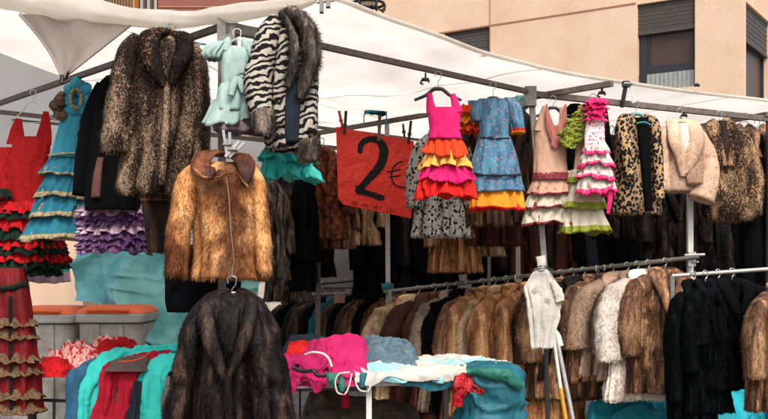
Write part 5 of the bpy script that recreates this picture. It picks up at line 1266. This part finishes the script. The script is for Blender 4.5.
# second level at lower depth, reaching the floor
ra2, rc2 = P(470, 262, 9.0), P(790, 270, 7.9)
spec2 = [(718, 7.0, 277, 'c', 'black_fur', .95, .68, 20, 'long black fur coat filling the gap right of the textured black coat'), (732, 7.05, 276, 'c', 'blackcoat', 1.1, .69, 12, 'broad plain black coat left of the shaggy brown one at the right edge')]
r3a, r3c = P(672, 276, 7.05), P(790, 267.5, 6.95); at = np.array([r3a[0], r3a[1], 0])
rail_thing('clothes_rail', 'short pale rail at the right with black coats and a shaggy brown fur', [('rail', r3a, r3c, .014, M['steel_lt']), ('upright', [r3c[0], r3c[1], 0], r3c, .03, M['steel']), ('upright', [r3a[0], r3a[1], 0], r3a, .03, M['steel'])], at)
for s_ in spec2:
    px, Yq, py, tp, mt, sw, sz, rz, lab = s_; q = on_line(r3a, r3c, px)
    o = copy_thing(PR[tp], q+np.array([0, 0, -.02]), math.radians(rz), {'*': M[mt]}, (sw, 1.1, sz), lab, 'coats on the short right rail'); copy_thing(HP, q, math.radians(rz), None, None, ' '.join(('hook hanger of the '+lab.split(' filling')[0].split(' left')[0]).split()[:16]), 'hangers on the short right rail')
q = on_line(r3a, r3c, 692); copy_thing(PR['c'], q+[0, -.03, -.0], math.radians(14), {'*': M['darkteal'], 'sleeve': M['darkteal']}, (.72, 1.1, 1.25), 'long teal black textured coat right of the shaggy last rack coat', 'coats on the short right rail'); copy_thing(HP, q+[0, -.03, 0], math.radians(14), None, None, 'hook hanger of the long teal black textured coat', 'hangers on the short right rail')
q = on_line(r3a, r3c, 703); copy_thing(PR['a'], q+[0, -.05, -.01], math.radians(24), {'*': M['darkteal'], 'sleeve': M['darkteal']}, (.75, 1.1, .95), 'shorter teal black coat with glossy textured sleeve', 'coats on the short right rail'); copy_thing(HP, q+[0, -.05, 0], math.radians(24), None, None, 'hook hanger of the shorter teal black coat', 'hangers on the short right rail')
q = on_line(r3a, r3c, 776); copy_thing(PR['b'], q+[0, -.12, -.06], math.radians(20), {'*': M['brown2_fur']}, (1.15, 1.1, 1.05), 'shaggy brown fur coat cut off by the right frame edge', 'coats on the short right rail'); copy_thing(HP, q+[0, -.12, -.05], math.radians(20), None, None, 'hook hanger of the shaggy brown fur at the frame edge', 'hangers on the short right rail')

# ---- garments in the middle distance, left of the sign and behind the dresses
MG = 'garments hanging on the rear beams'
mid = [
 (282, 8.6, 168, 'b', 'greyblack_fur', .95, .78, 10, 'grey and black fur jacket below the aqua tiered dress'),
 (288, 8.9, 222, 'b', 'grey_fur', .85, .82, 20, 'grey brown fur coat low between the tan jacket and the kiosk'),
 (303, 8.5, 164, 'w', 'blackcoat', .3, 1.2, 50, 'narrow black garment between grey and rust coats'),
 (270, 8.3, 176, 'b', 'grey_fur', .6, 1.0, 40, 'dark grey fur coat directly right of the tan jacket'),
 (322, 8.7, 142, 'b', 'rust_fur', .9, .98, 24, 'rust brown curly fleece coat left of the red sign'),
 (337, 9.0, 172, 'b', 'brown2_fur', .6, .8, 30, 'small golden brown fur coat behind the left edge of the red sign'),
 (359, 9.2, 176, 'b', 'beige_fur', .8, .74, 20, 'small brown and cream fur jacket showing below the red sign'),
 (374, 9.3, 168, 'w', 'blackcoat', .9, 1.35, 30, 'long black coat directly behind the pole under the red sign'),
 (313, 9.3, 178, 'c', 'darkbrown_fur', .8, .8, 24, 'very dark fur coat behind the rust curly coat'),
 (442, 7.35, 122, 'b', 'dalm', .86, .98, 6, 'black spotted white dalmatian fur jacket behind the pink dress'),
 (455, 8.2, 172, 'b', 'tan_fur', .9, .95, 16, 'golden tan fur jacket low behind the hem of the blue dress'),
 (482, 7.4, 112, 'b', 'brown_fur', .9, .98, 14, 'dark brown suede coat behind the blue dress, left side'),
 (508, 7.5, 98, 'b', 'brown_fur', 1.0, 1.1, 20, 'brown coat behind the blue dress, right side'),
 (496, 7.9, 142, 'b', 'darkred_fur', .9, .95, 20, 'darker coat peeping under the mango hem'),
 (480, 8.3, 178, 'b', 'beige_fur', .8, .75, 10, 'light brown fur jacket hanging low under the spotted jacket'),
 (612, 8.0, 130, 'b', 'darkbrown_fur', .7, 1.0, 30, 'small dark fur jacket left of the open leopard print coat'),
 (672, 8.8, 172, 'c', 'darkbrown_fur', 1.1, .9, 12, 'long ridged dark brown fur coat below the sand plush jacket'),
 (708, 8.9, 150, 'c', 'darkbrown_fur', 1.0, 1.0, 18, 'long dark ridged fur right of the white post, below the mottled jacket'),
]
for px, Yq, py, tp, mt, sw, sz, rz, lab in mid:
    q = P(px, py, Yq)
    cp = copy_thing(PR[tp], q, math.radians(rz), {'*': M[mt]}, (sw, 1.1, sz), lab, MG)
    copy_thing(HP, q+np.array([0, 0, .01]), math.radians(rz), None, (1, 1, 1), ' '.join(('hanger of the '+lab).split()[:16]), 'hangers on the rear beams')
for o in list(PR.values())+[HP]:
    for ch in list(o.children): bpy.data.objects.remove(ch)
    bpy.data.objects.remove(o)

# ---- white shirt hanging on the rail
g = G('shirt', 'white cotton shirt with dark smudges tied to the sloping rail', 'shirt', 541, 262, 6.78)
w = NM('smudged_white_cotton'); sp_ = w.coord((1, 1, 1)); c_ = w.ramp(w.noise(sp_, 7, 4), [(.3, '#a3a097'), (.65, '#bab7ae')])
for cx_, cz_ in ((-.045, -.20), (.043, -.262)):
    vd = w.n('ShaderNodeVectorMath', operation='DISTANCE'); w.l(sp_, vd.inputs[0]); vd.inputs[1].default_value = (cx_, -.03, cz_)
    dd_ = w.mth('ADD', vd.outputs['Value'], w.mth('MULTIPLY', w.mth('SUBTRACT', w.noise(sp_, 55, 2), .5), .05)); c_ = w.mix(w.ramp(dd_, [(.018, '#c0c0c0'), (.034, '#000000')]), c_, '#4c423c')
w.col(c_).set(.85, .2); w.bump(w.noise(sp_, 22, 3, .6, 1.0), .5, .01); M['shirt'] = w.m
g.body('body', [(268, 536, 547, .012), (274, 531, 552, .016), (283, 526, 556.5, .02), (287.4, 523.4, 558.4, .022), (288.4, 523.6, 558.8, .022), (299, 526.5, 562.8, .022), (301, 527, 563, .022), (312, 528.5, 560.5, .022), (330, 530, 556.5, .022), (344, 531, 553, .02), (349, 532, 552, .02)], [M['shirt']], folds=((3, .002, .012, .8), (7, .001, .004)), noise=.009, nscale=9, seed=3, hem=.008, p=1.0, n=110)
g.tube('sleeve', [(552, 281, -.02), (557, 290, -.024), (560, 302, -.022)], [2.5, 4, 4], M['shirt'], ry=.008, wr=.006, ws=20, hollow=True)
g.tube('collar_tab', [(541, 270, -.01), (541, 262, -.02), (540, 256, -.02)], [4, 4.4, 5], M['white'], ry=.012)
for dy_ in (0, 1.6): g.tube('tie_wire', [(531, 270+dy_, -.05), (541, 266+dy_*1.5, -.06), (552, 271-dy_, -.05)], .6, M['plastic_b'])
# ---- two leaning sticks
o = thing('walking_stick', 'white stick with yellow lower half leaning below the white shirt', 'stick', P(566, 440, 6.95), 0)
b0 = P(566, 440, 6.95); MB().tube([P(553, 334, 7.0)-b0, P(560.5, 388, 6.98)-b0], .013, 10).build('shaft', M['white_pl'], o); MB().tube([P(560.5, 388, 6.98)-b0, P(569, 440, 6.95)-b0], .015, 10).build('lower_shaft', plain('yellow_wood', '#b98a2c', .5, .4), o)
b0 = P(577, 440, 6.95); o = thing('metal_crutch', 'pale metal pole with thick top leaning below the white shirt', 'pole', b0)
MB().tube([P(556, 334, 7.02)-b0, P(577, 440, 6.95)-b0], .015, 10).build('shaft', M['steel_lt'], o); MB().tube([P(553, 331, 7.02)-b0, P(557, 336, 7.02)-b0, P(560, 346, 7.02)-b0], .026, 10).build('grip', M['white_pl'], o)

# ================================================================== TABLES
def board(name, corners, z0, z1, mt, parent, off):
    c = np.array(corners); b = MB(); V = np.vstack([np.column_stack([c, np.full(4, z0)]), np.column_stack([c, np.full(4, z1)])])-off
    b.add(V, [[0, 3, 2, 1], [4, 5, 6, 7], [0, 1, 5, 4], [1, 2, 6, 5], [2, 3, 7, 6], [3, 0, 4, 7]]); return b.build(name, mt, parent, smooth=False)
tL, tR = P(250, 381, 5.72), P(498, 373, 6.08); tz = P(400, 376, 5.93)[2]
dirt = (tR-tL)[:2]; dirt /= np.linalg.norm(dirt); nb_ = np.array([-dirt[1], dirt[0]])*.85
tb = thing('market_table', 'pale topped steel leg market table with heaped clothes in the middle', 'table', (tL[0], tL[1], 0)); off = np.array([tL[0], tL[1], 0])
board('tabletop', [tL[:2], tR[:2], tR[:2]+nb_, tL[:2]+nb_], tz-.02, tz, plain('scuffed_board', '#8f7f6f', .7, .2), tb, off)
board('front_rail', [tL[:2]+dirt*.02+nb_*.02, tR[:2]+nb_*.02-dirt*.02, tR[:2]+nb_*.06-dirt*.02, tL[:2]+nb_*.06+dirt*.02], tz-.06, tz-.022, M['steel_lt'], tb, off)
for px, dd in ((370, .03), (477, .03), (260, .05)):
    q = tL[:2]+dirt*np.linalg.norm((on_line(tL, tR, px)-tL)[:2])+nb_*dd; MB().bar(np.array([*q, 0])-off, np.array([*q, tz-.02])-off, .032).build('leg', M['white_pl'], tb, smooth=False)
for f in (.1, .95):
    q = tL[:2]+(tR-tL)[:2]*f+nb_*.95; MB().bar(np.array([*q, 0])-off, np.array([*q, tz-.02])-off, .03).build('leg', M['steel'], tb, smooth=False)

def heap(name, label, cat, top, by, Y, D, mt, amp=.03, ns=9, seed=0, group=None, fold=None, sharp=.45, nu=200, nv=70):
    """a crumpled garment lying in a heap; top = [(px, py)] silhouette, by = resting row"""
    x0, x1 = top[0][0], top[-1][0]; px = (x0+x1)/2
    g = G(name, label, cat, px, by, Y, group)
    xs = np.linspace(x0, x1, nu); ty = resample(np.array([(a, c, 0) for a, c in top], float), 200); h = np.maximum((by-np.interp(xs, ty[:, 0], ty[:, 1]))/g.S, .004)
    e = np.clip(np.minimum(xs-x0, x1-xs)/(x1-x0)*7, 0, 1)**.5
    v = np.linspace(0, 1, nv)[:, None]; Gd = np.zeros((nv, nu, 3))
    pr = np.where(v < .72, (v/.72)**.62, np.cos((v-.72)/.28*np.pi/2)**.6)
    Gd[..., 0] = g.x(xs)[None]; Gd[..., 1] = (v-.5)*D*(.6+.4*e)[None]; Gd[..., 2] = (h*e)[None]*pr
    n_ = np.stack([np.zeros_like(Gd[..., 0]), -.6*np.ones_like(Gd[..., 0]), .8*np.ones_like(Gd[..., 0])], -1)
    a_ = seed*1.1; ca_, sa_ = math.cos(a_), math.sin(a_)
    W_ = Gd+.05*np.stack([fbm(Gd*6+k_*7, 2, seed+k_) for k_ in range(3)], -1)
    q_ = np.stack([(W_[..., 0]*ca_+W_[..., 1]*sa_)*.55, (-W_[..., 0]*sa_+W_[..., 1]*ca_)*1.5, W_[..., 2]*1.2], -1)
    cr_ = lambda q, sd: (1-np.abs(vnoise(q, sd)))**4
    d = amp*(.95*cr_(q_*ns, seed+1)+.4*cr_(q_*ns*1.7+5, seed+2)-.5+ridge(q_*ns+seed*3.3, 2, seed)*.10)+amp*.5*fbm(Gd*ns*.6+seed, 2, seed+9)+amp*.25*ridge(W_*ns*2.6, 2, seed+4)
    if fold: d = d+fold[1]*np.sin(Gd[..., 0]*fold[0]+3*fbm(Gd*3, 2, seed))
    d = d*np.minimum(1, np.sin(np.pi*v)*4)*(e[None])
    Gd = Gd+n_*d[..., None]; Gd[..., 2] = np.maximum(Gd[..., 2], .001)
    MB().grid(Gd).build('cloth', mt, g.o)
    return g
PH = 'clothes heaped on the middle table'
heap('fleece_jacket', 'hot pink fleece jacket heaped on the table beside the dark fur coat', 'jacket', [(276, 356), (296, 348), (315, 345), (330, 342), (345, 341), (360, 343), (370, 350), (378, 362)], 379, 6.2, .8, M['pinkcoat'], .045, 5, 1, PH)

o = G('piping_cord', 'curved white cord lying over the hot pink jacket', 'cord', 320, 355, 5.75)
o.tube('cord', [(305, 355, .02), (314, 352, -.02), (322, 353, -.03), (329, 358, -.04), (332, 366, -.04)], 1.2, M['white_pl'])
o = G('zip_tape', 'black zip edge of the pink jacket along the table edge', 'zip', 310, 372, 5.72)
o.tube('tape', [(293, 368, 0), (303, 371, -.02), (313, 370, -.03), (320, 376, -.03), (330, 373, -.02)], 1.5, M['plastic_b'], wr=.004, ws=30)
heap('wool_scarf', 'dark navy rolled garment behind the hot pink jacket', 'scarf', [(282, 341), (296, 335), (312, 335), (326, 338), (332, 342)], 352, 6.6, .3, M['navy'], .012, 9, 2, PH)
heap('red_garment', 'small orange red cloth between navy roll and hot pink jacket', 'clothing', [(285, 349), (292, 342), (302, 342), (310, 348)], 356, 6.3, .25, M['scarlet'], .02, 9, 3, PH)
heap('nylon_jacket', 'slate blue nylon jacket heaped right of the hot pink jacket', 'jacket', [(338, 364), (350, 356), (362, 347), (372, 340), (384, 339), (396, 341), (408, 346), (424, 360)], 372, 6.35, .6, M['slate'], .05, 6, 6, PH)
def over_edge(px0, px1, depth, drop, mt, name, parent, zoff, seed, front=.0, amp=.012, hemn=.03):
    """cloth lying on the table and folding over its front edge"""
    nu, nv = 170, 70; a = on_line(tL, tR, px0); c = on_line(tL, tR, px1); u = np.linspace(0, 1, nu)
    prof = resample([(depth, .0, 0), (depth*.5, .012, 0), (.06, .012, 0), (.0, .008, 0), (-.022-front, -.012, 0), (-.03-front, -.05, 0), (-.028-front, -drop, 0)], nv)
    Gd = np.zeros((nv, nu, 3)); base = a[None]*(1-u[:, None])+c[None]*u[:, None]; nb3 = np.array([*nb_/np.linalg.norm(nb_), 0])
    hem = 1+hemn/drop*(vnoise(np.stack([u*9, u*0+seed, u*0], 1), seed)+.5*np.sin(u*17+seed))
    for k in range(nv):
        q = prof[k]; zz = q[1]*(hem if q[1] < -.02 else 1); Gd[k] = base+nb3*q[0]; Gd[k, :, 2] = tz+zoff+zz
    nrm_ = np.zeros_like(Gd); top_ = prof[:, 0] > .0; nrm_[top_] = (0, 0, 1); nrm_[~top_] = -nb3
    W_ = Gd+.04*np.stack([fbm(Gd*7+k_*7, 2, seed+k_) for k_ in range(3)], -1)
    d = amp*(1.6*(1-np.abs(vnoise(W_*np.array([5, 8, 8.]), seed)))**4+1.1*(1-np.abs(vnoise(W_*np.array([11, 16, 12.]), seed+1)))**4+.6*fbm(W_*4, 2, seed))
    d = np.maximum(d, 0)+.002
    Gd = Gd+nrm_*d[..., None]
    return MB().grid(Gd-off).build(name, mt, parent)
pk = thing('fleece_jacket', 'hot pink garment lying flat at the table edge with white piping', 'jacket', tuple(off), 0, PH)
over_edge(282, 353, .45, .012, M['pinkcoat'], 'fabric', pk, .002, 12, .0, .03, .01); over_edge(290, 346, .4, .01, M['pinkcoat'], 'fabric_fold', pk, .04, 14, -.03, .03, .01)
cl = thing('quilted_cloth', 'off white cloth with teal layers beneath, spread over the right half of the table', 'cloth', tuple(off), 0, PH)
over_edge(400, 517, .8, .075, M['teal_quilt'], 'teal_layer', cl, .002, 3, .0, .014, .02)
over_edge(366, 516, .8, .05, M['seafoam'], 'aqua_layer', cl, .012, 5, .012, .014, .02)
over_edge(352, 512, .8, .028, M['white'], 'white_layer', cl, .022, 8, .024, .013, .02)
g = G('quilt', 'blue green padded quilt hanging over the right end of the middle table', 'quilt', 490, 364, 6.0, PH)
def qd(name, R_, mt, seed, extra=.0):
    b = MB().body(g.rows(R_), n=150, folds=((4, .004, .02), (9, .002, .008)), noise=.012, nscale=12, seed=seed)
    V = b.V[0]; q = (1-np.abs(vnoise(V*np.array([7., 7, 15])+.3*fbm(V*6, 2, 3)[:, None], seed)))**4*.04; r_ = V[:, :2]/(np.linalg.norm(V[:, :2], axis=1)[:, None]+1e-6); V[:, :2] += r_*q[:, None]; b.V[0] = V
    return b.build(name, mt, g.o)
qd('quilt_panel', [(364, 476, 512, .10, .1), (367, 467, 518, .17, .06), (378, 463, 520, .2, .05), (405, 461.5, 520, .2, .05), (470, 460, 521, .21, .05)], M['teal_quilt'], 5)
g.tube('green_fold', [(466, 370, -.14), (485, 370, -.18), (505, 374, -.18), (517, 384, -.12)], [1.5, 4, 5, 4], M['green_quilt'], ry=.02, side=(0, 0, 1), wr=.012, ws=16, rows=60)
g = G('swimsuit', 'green swimsuit with white loop straps dangling off the table edge', 'swimsuit', 350, 372, 5.68)
g.body('cup', [(373, 325, 345, .02), (380, 327, 338, .03), (386, 329, 333, .02)], M['green_quilt'], noise=.01, folds=((3, .002, .006),)); g.body('cup', [(378, 338, 345, .02), (386, 338, 346, .025), (392, 340, 344, .02)], M['green_quilt'], noise=.008); g.body('cup', [(373, 358, 368, .02), (381, 359, 366, .025), (388, 360, 364, .015)], M['teal_quilt'], noise=.01)
g.tube('strap', [(350, 372, -.02), (340, 373, -.03), (335.5, 382, -.04), (338, 392, -.04), (344, 394, -.04), (349, 386, -.03), (352, 373, -.02)], .85, M['white']); g.tube('strap', [(360, 373, -.02), (356, 382, -.03), (361, 390, -.04), (367, 391, -.04), (372, 382, -.03), (377, 372, -.02)], .9, M['white'])
g = G('red_ribbon', 'bright red satin bow dangling from the table front near the right leg', 'ribbon', 466, 374, 5.9)
b = MB()
for L, r_ in (([(466, 374, 0), (459, 378, -.04), (457, 386, -.05), (463, 388, -.04), (467, 379, -.02)], [2, 4, 4.5, 3.5, 2]), ([(467, 376, -.01), (474, 382, -.04), (480, 387, -.05), (481, 392, -.04), (475, 391, -.04), (470, 384, -.02)], [2, 3.5, 4, 3.5, 3, 2]), ([(465, 376, -.02), (462, 390, -.05), (457, 398, -.04), (457, 406, -.03)], [2, 4, 4.5, 4]), ([(470, 373, -.01), (471, 381, -.04), (466, 390, -.05)], [3, 4, 3])):
    b.tube(g.pts(L), np.array(r_)*.8/g.S, 26, ry=.005, side=(1, 0, 0), rows=40, disp=lambda a, q, Gd: .007*np.sin(q*2*np.pi*6)+.006*ridge(Gd*26, 2, 4))
b.build('bow', cloth('red_satin', '#b0121e', '#6a0810', 12, .5, .3), g.o)
# sack and bundles under the table
heap('sacking_bundle', 'grey brown sacking bundle on the ground under the middle table', 'bundle', [(285, 410), (300, 401), (330, 398), (350, 402), (380, 402), (410, 408), (432, 420), (440, 450)], 500, 6.3, .9, M['sack'], .05, 4, 3)
g = G('red_cloth_strip', 'dark red cloth strip hanging under the table left of the leg', 'cloth', 343, 390, 6.2)
g.body('strip', [(390, 340, 349, .02), (398, 341, 350, .02), (408, 342, 348, .02)], M['crimson'], noise=.008)

# ---- left table
zT = P(60, 372, 6.7)[2]; lt = thing('metal_table', 'black metal frame table at the left heaped with bright clothes', 'table', (*P(60, 372, 6.7)[:2], 0)); off = np.array([*P(60, 372, 6.7)[:2], 0])
fl, frt = P(34, 373, 6.75), P(84, 373, 6.65); fb, fbr = P(30, 373, 7.6), P(172, 373, 7.4); fr2_ = P(176, 373, 6.62)
for a, c in ((fl, fr2_), (fb, fbr)): 
    a = a.copy(); c = c.copy(); a[2] = c[2] = zT; MB().bar(a-off, c-off, .03).build('rail', M['iron'], lt, smooth=False)
for a in (fl, frt, fr2_, fb, fbr): MB().bar(np.array([a[0], a[1]+.002, 0])-off, np.array([a[0], a[1]+.002, zT-.016])-off, .026).build('leg', M['iron'], lt, smooth=False)
c1, c2 = P(38, 400, 6.74), P(83, 397, 6.66); c1[2] = c2[2] = P(38, 400, 6.74)[2]; MB().bar(c1-off, c2-off, .02).build('crossbar', M['iron'], lt, smooth=False)
for px in (54, 68): 
    a = P(px, 400, 6.7); MB().bar(np.array([a[0], a[1], 0])-off, np.array([a[0], a[1], c1[2]-.011])-off, .014).build('bar', M['iron'], lt, smooth=False)
board('tabletop', [fl[:2]+[.02, .02], fr2_[:2]+[-.02, .02], fbr[:2]+[-.02, -.02], fb[:2]+[.02, -.02]], zT-.012, zT+.012, M['steel_dk'], lt, off)
LH = 'clothes heaped on the left table'
heap('printed_blouse', 'red and pale pink rose print clothes heaped at the left of the metal table', 'blouse', [(36, 368), (45, 358), (56, 352), (66, 347), (76, 350), (86, 352), (95, 358), (102, 368)], 374, 6.95, .5, M['redpinkprint'], .06, 8, 2, LH)
heap('printed_blouse', 'pale pink floral blouse on top of the left heap in front of the bins', 'blouse', [(58, 352), (66, 342), (76, 340), (84, 345), (94, 345), (102, 350), (108, 358)], 366, 7.0, .35, M['pinkroses'], .06, 10, 5, LH)
heap('red_blouse', 'plain red cloth crumpled at the right of the rose print heap', 'blouse', [(88, 360), (96, 348), (106, 342), (116, 344), (126, 343), (136, 346), (140, 358)], 370, 7.05, .4, M['redfrill'], .05, 9, 7, LH)
heap('red_blouse', 'scarlet cloth lump at the front left of the rose print heap', 'blouse', [(36, 366), (44, 360), (54, 358), (64, 362), (72, 368)], 376, 6.72, .22, M['redfrill'], .035, 11, 9, LH)
heap('printed_blouse', 'pink and red floral garment at the far edge under the bins', 'blouse', [(84, 350), (94, 341), (104, 339), (112, 342), (124, 340), (134, 344)], 360, 7.3, .3, M['redpinkprint'], .05, 12, 12, LH)
g = G('jeans', 'blue denim jeans folded over the front of the metal table', 'jeans', 82, 371, 6.64)
heap_pts = [(96, 364, .25), (88, 367, .05), (82, 374, -.06), (80, 395, -.07), (79, 440, -.07)]
g.tube('leg', heap_pts, [9, 9, 10, 10, 10], M['jean'], ry=.03, wr=.012, ws=9); g.tube('leg', [(104, 364, .2), (96, 368, 0), (90, 376, -.05), (88, 400, -.05), (87, 440, -.06)], [7, 8, 8, 8, 8], M['jean'], ry=.03, wr=.012, ws=9)
def drape(name, lab, cat, px, paths, mt, Y=6.55):
    g = G(name, lab, cat, px, 372, Y, 'garments draped over the metal table')
    for nm, L, r_, m2 in paths:
        sd = px % 7; r__ = [q/g.S for q in r_]
        MB().tube(g.pts(L), r__, 44, ry=.028, side=(1, 0, 0), rows=80, disp=lambda t, u, Gd: .011*np.sin(2*np.pi*(5*u+.35*np.sin(t*5+sd))+sd)*(.4+t)+.014*ridge(Gd*np.array([16, 9, 7])+sd, 3, sd)).build(nm, m2 or mt, g.o)
drape('jersey_jacket', 'bright turquoise jersey top draped at the left over the table front', 'jersey jacket', 100, [
    ('body', [(178, 352, .3), (155, 352, .15), (130, 355, .05), (112, 360, -.0), (103, 368, -.04)], [5, 7, 8, 9, 8], None),
    ('sleeve', [(108, 360, -.0), (100, 370, -.05), (95, 385, -.07), (92, 400, -.08), (87, 440, -.08)], [7, 8, 8, 8, 8], None)], M['aqua2'])
drape('tracksuit_trousers', 'crimson jersey trousers hanging in two legs between turquoise pieces', 'trousers', 125, [
    ('waist', [(165, 358, .15), (148, 359, .05), (135, 362, -.0), (124, 366, -.03)], [4, 6, 8, 7], None),
    ('leg', [(118, 364, -.02), (112, 376, -.08), (109, 395, -.09), (106, 440, -.09)], [6, 8, 8, 8], None),
    ('leg', [(140, 362, -.03), (134, 376, -.09), (130, 395, -.1), (128, 440, -.1)], [7, 10, 9, 9], None)], M['crimson'], 6.5)
drape('jersey_jacket', 'bright turquoise jersey piece hanging at the right beside the dark fur coat', 'jersey jacket', 158, [
    ('body', [(185, 358, .1), (172, 360, .0), (163, 366, -.05), (156, 378, -.09), (151, 400, -.1), (149, 440, -.1)], [5, 8, 10, 11, 11, 11], None)], M['aqua2'], 6.48)
drape('jersey_jacket', 'narrow turquoise strip hanging between the two crimson trouser legs', 'jersey jacket', 120, [('sleeve', [(122, 378, -.03), (120, 395, -.05), (119, 440, -.06)], [3, 4, 5], None)], M['aqua2'], 6.52)
drape('black_garment', 'dark garment strip hanging beside the crimson trousers', 'clothing', 139, [('sleeve', [(142, 380, -.07), (139, 395, -.09), (136, 440, -.09)], [3, 4, 4], None)], M['navy'], 6.44)
g = heap('leather_bag', 'brown and grey striped rag folded on the crimson trousers', 'cloth', [(106, 368), (112, 362), (122, 359), (134, 357), (146, 356), (150, 362)], 370, 6.42, .22, plain('brown_rag', '#4d3f3a', .7, .3), .02, 12, 3, LH); g.o.name = 'rag'
g = G('orange_piping', 'thin orange edging lying across the brown rag', 'cord', 140, 358, 6.28); g.tube('cord', [(118, 362, 0), (130, 361, -.01), (142, 358, 0), (148, 354, .02)], .7, M['orange'])
heap('jersey_jacket', 'bright turquoise jersey rolled along the back of the metal table', 'jersey jacket', [(112, 358), (126, 350), (145, 349), (160, 350), (172, 347), (186, 345)], 364, 6.9, .3, M['aqua2'], .03, 7, 4, LH)

# ================================================================== BINS
def bin_(px0, px1, pyt, Y, seam, label):
    x0, x1 = (px0-CX)/F*Y, (px1-CX)/F*Y; W = x1-x0; zt_ = EYE+(HY-pyt)/F*Y
    o = thing('wheelie_bin', label, 'bin', ((x0+x1)/2, Y, 0), 0, 'grey bins with orange lids')
    gm = plain('grey_bin_plastic', '#aba79e', .6, .3, var=.3, scale=5); gm2 = M['bin_rim']
    R_ = []
    for z, w_, d_ in ((.1, W*.42, .26), (.5, W*.45, .3), (zt_-.14, W*.475, .33)): R_.append((z, -w_, w_, d_, .34))
    MB().body(R_[::-1], n=64, nr=20, p=.28, inner=False).build('body', gm, o)
    MB().body([(zt_-.05, -W/2+.01, W/2-.01, .36, .34), (zt_-.06, -W/2, W/2, .37, .34), (zt_-.12, -W/2, W/2, .37, .34), (zt_-.13, -W/2+.02, W/2-.02, .35, .34)], n=72, nr=12, p=.2, inner=False).build('rim', gm2, o)
    lid = MB().body([(zt_+.02, -W*.16, W*.2, .12, .36), (zt_+.012, -W*.36, W*.38, .26, .35), (zt_-.03, -W/2+.01, W/2-.015, .355, .34), (zt_-.047, -W/2, W/2, .365, .34)], n=72, nr=14, p=.3, inner=False, noise=.006, nscale=4, seed=int(px0)).build('lid', M['bin_orange'], o)
    MB().tube([(-W*.3, -.03, zt_-.02), (0, -.04, zt_-.015), (W*.3, -.03, zt_-.02)], .016, 8).build('lid_handle', M['bin_orange'], lid)
    for sx_ in (-1, 1):
        th = np.linspace(0, 2*np.pi, 25); b = MB().tube([(sx_*W*.36-.03, .5, .1), (sx_*W*.36+.03, .5, .1)], .1, 20); b.build('wheel', M['plastic_b'], o)
    for k in (-.17, .17): MB().box((W*k-.018, -.001, .3), (W*k+.018, .014, zt_-.14)).build('rib', gm, o, smooth=False)
M['bin_rim'] = plain('pale_grey_rim', '#a3a19b', .6, .3); M['bin_orange'] = plain('orange_lid_plastic', '#e0642f', .5, .35, var=.1)
bin_(2, 76, 309, 8.9, 0, 'grey bin with orange lid half hidden by the crimson skirt')
bin_(74, 144, 308, 8.6, 1, 'grey bin with orange lid in full view before the turquoise sheet')

# ================================================================== TARPS
def hung_sheet(name, label, corners, n, mt, fold, seed, thick=.0, cat='tarpaulin'):
    (tl, tr, bl, br) = corners; o = thing(name, label, cat, tuple((tl+tr)/2)); off = (tl+tr)/2
    u = np.linspace(0, 1, n)[None, :, None]; v = np.linspace(0, 1, n)[:, None, None]
    Gd = (tl*(1-u)+tr*u)*(1-v)+(bl*(1-u)+br*u)*v
    Gd = Gd+fold(u[..., 0], v[..., 0], Gd)
    MB().grid(Gd-off).build('sheet', mt, o); return o
def f1(u, v, Gd):
    ang = np.arctan2(v+.10, (u-.33)); rad = np.hypot(v+.1, u-.33)   # folds fan out from the point the sheet is tied at
    d = .26*(1-np.abs(np.sin(ang*4+1.2*vnoise(Gd*1.3, 3))))**1.5*np.minimum(1, rad*2)+.10*fbm(Gd*1.8, 3, 4)+.07*(1-np.abs(vnoise(Gd*np.array([5, 5, 8.]), 6)))**3
    return np.stack([.04*fbm(Gd*2, 2, 9), -d*(.5+v), .03*np.sin(u*6)+.12*v*np.sin(u*5+1)], -1)
hung_sheet('tarpaulin', 'creased turquoise sheet hung behind the bins below the purple skirt', (P(76, 246, 9.6), P(262, 246, 9.7), P(72, 312, 9.2), P(262, 362, 9.4)), 90, M['bluetarp'], f1, 3)
def f2(u, v, Gd): return np.stack([0*u*v, -.10*np.sin(v*9+2*fbm(Gd*1.2, 2, 2))-.05*ridge(Gd*2.4, 2, 3), .02*np.sin(u*7)+0*v], -1)
heap('tarpaulin', 'bright cyan tarpaulin bundle on the ground under the coats at the right', 'tarpaulin', [(578, 402), (590, 393), (612, 390), (640, 394), (668, 390), (690, 396), (708, 392), (728, 385), (745, 388), (770, 392), (800, 396)], 500, 7.9, 1.0, M['cyantarp'], .07, 3, 7)
heap('tarpaulin', 'deep teal tarpaulin lump at the left of the bright cyan bundle', 'tarpaulin', [(575, 430), (588, 408), (605, 402), (625, 404), (650, 408), (672, 414), (690, 424), (700, 440)], 520, 7.6, .5, canopy_mat('deep_teal_tarpaulin', '#12808c', .05, '#0c6470'), .05, 4, 9)
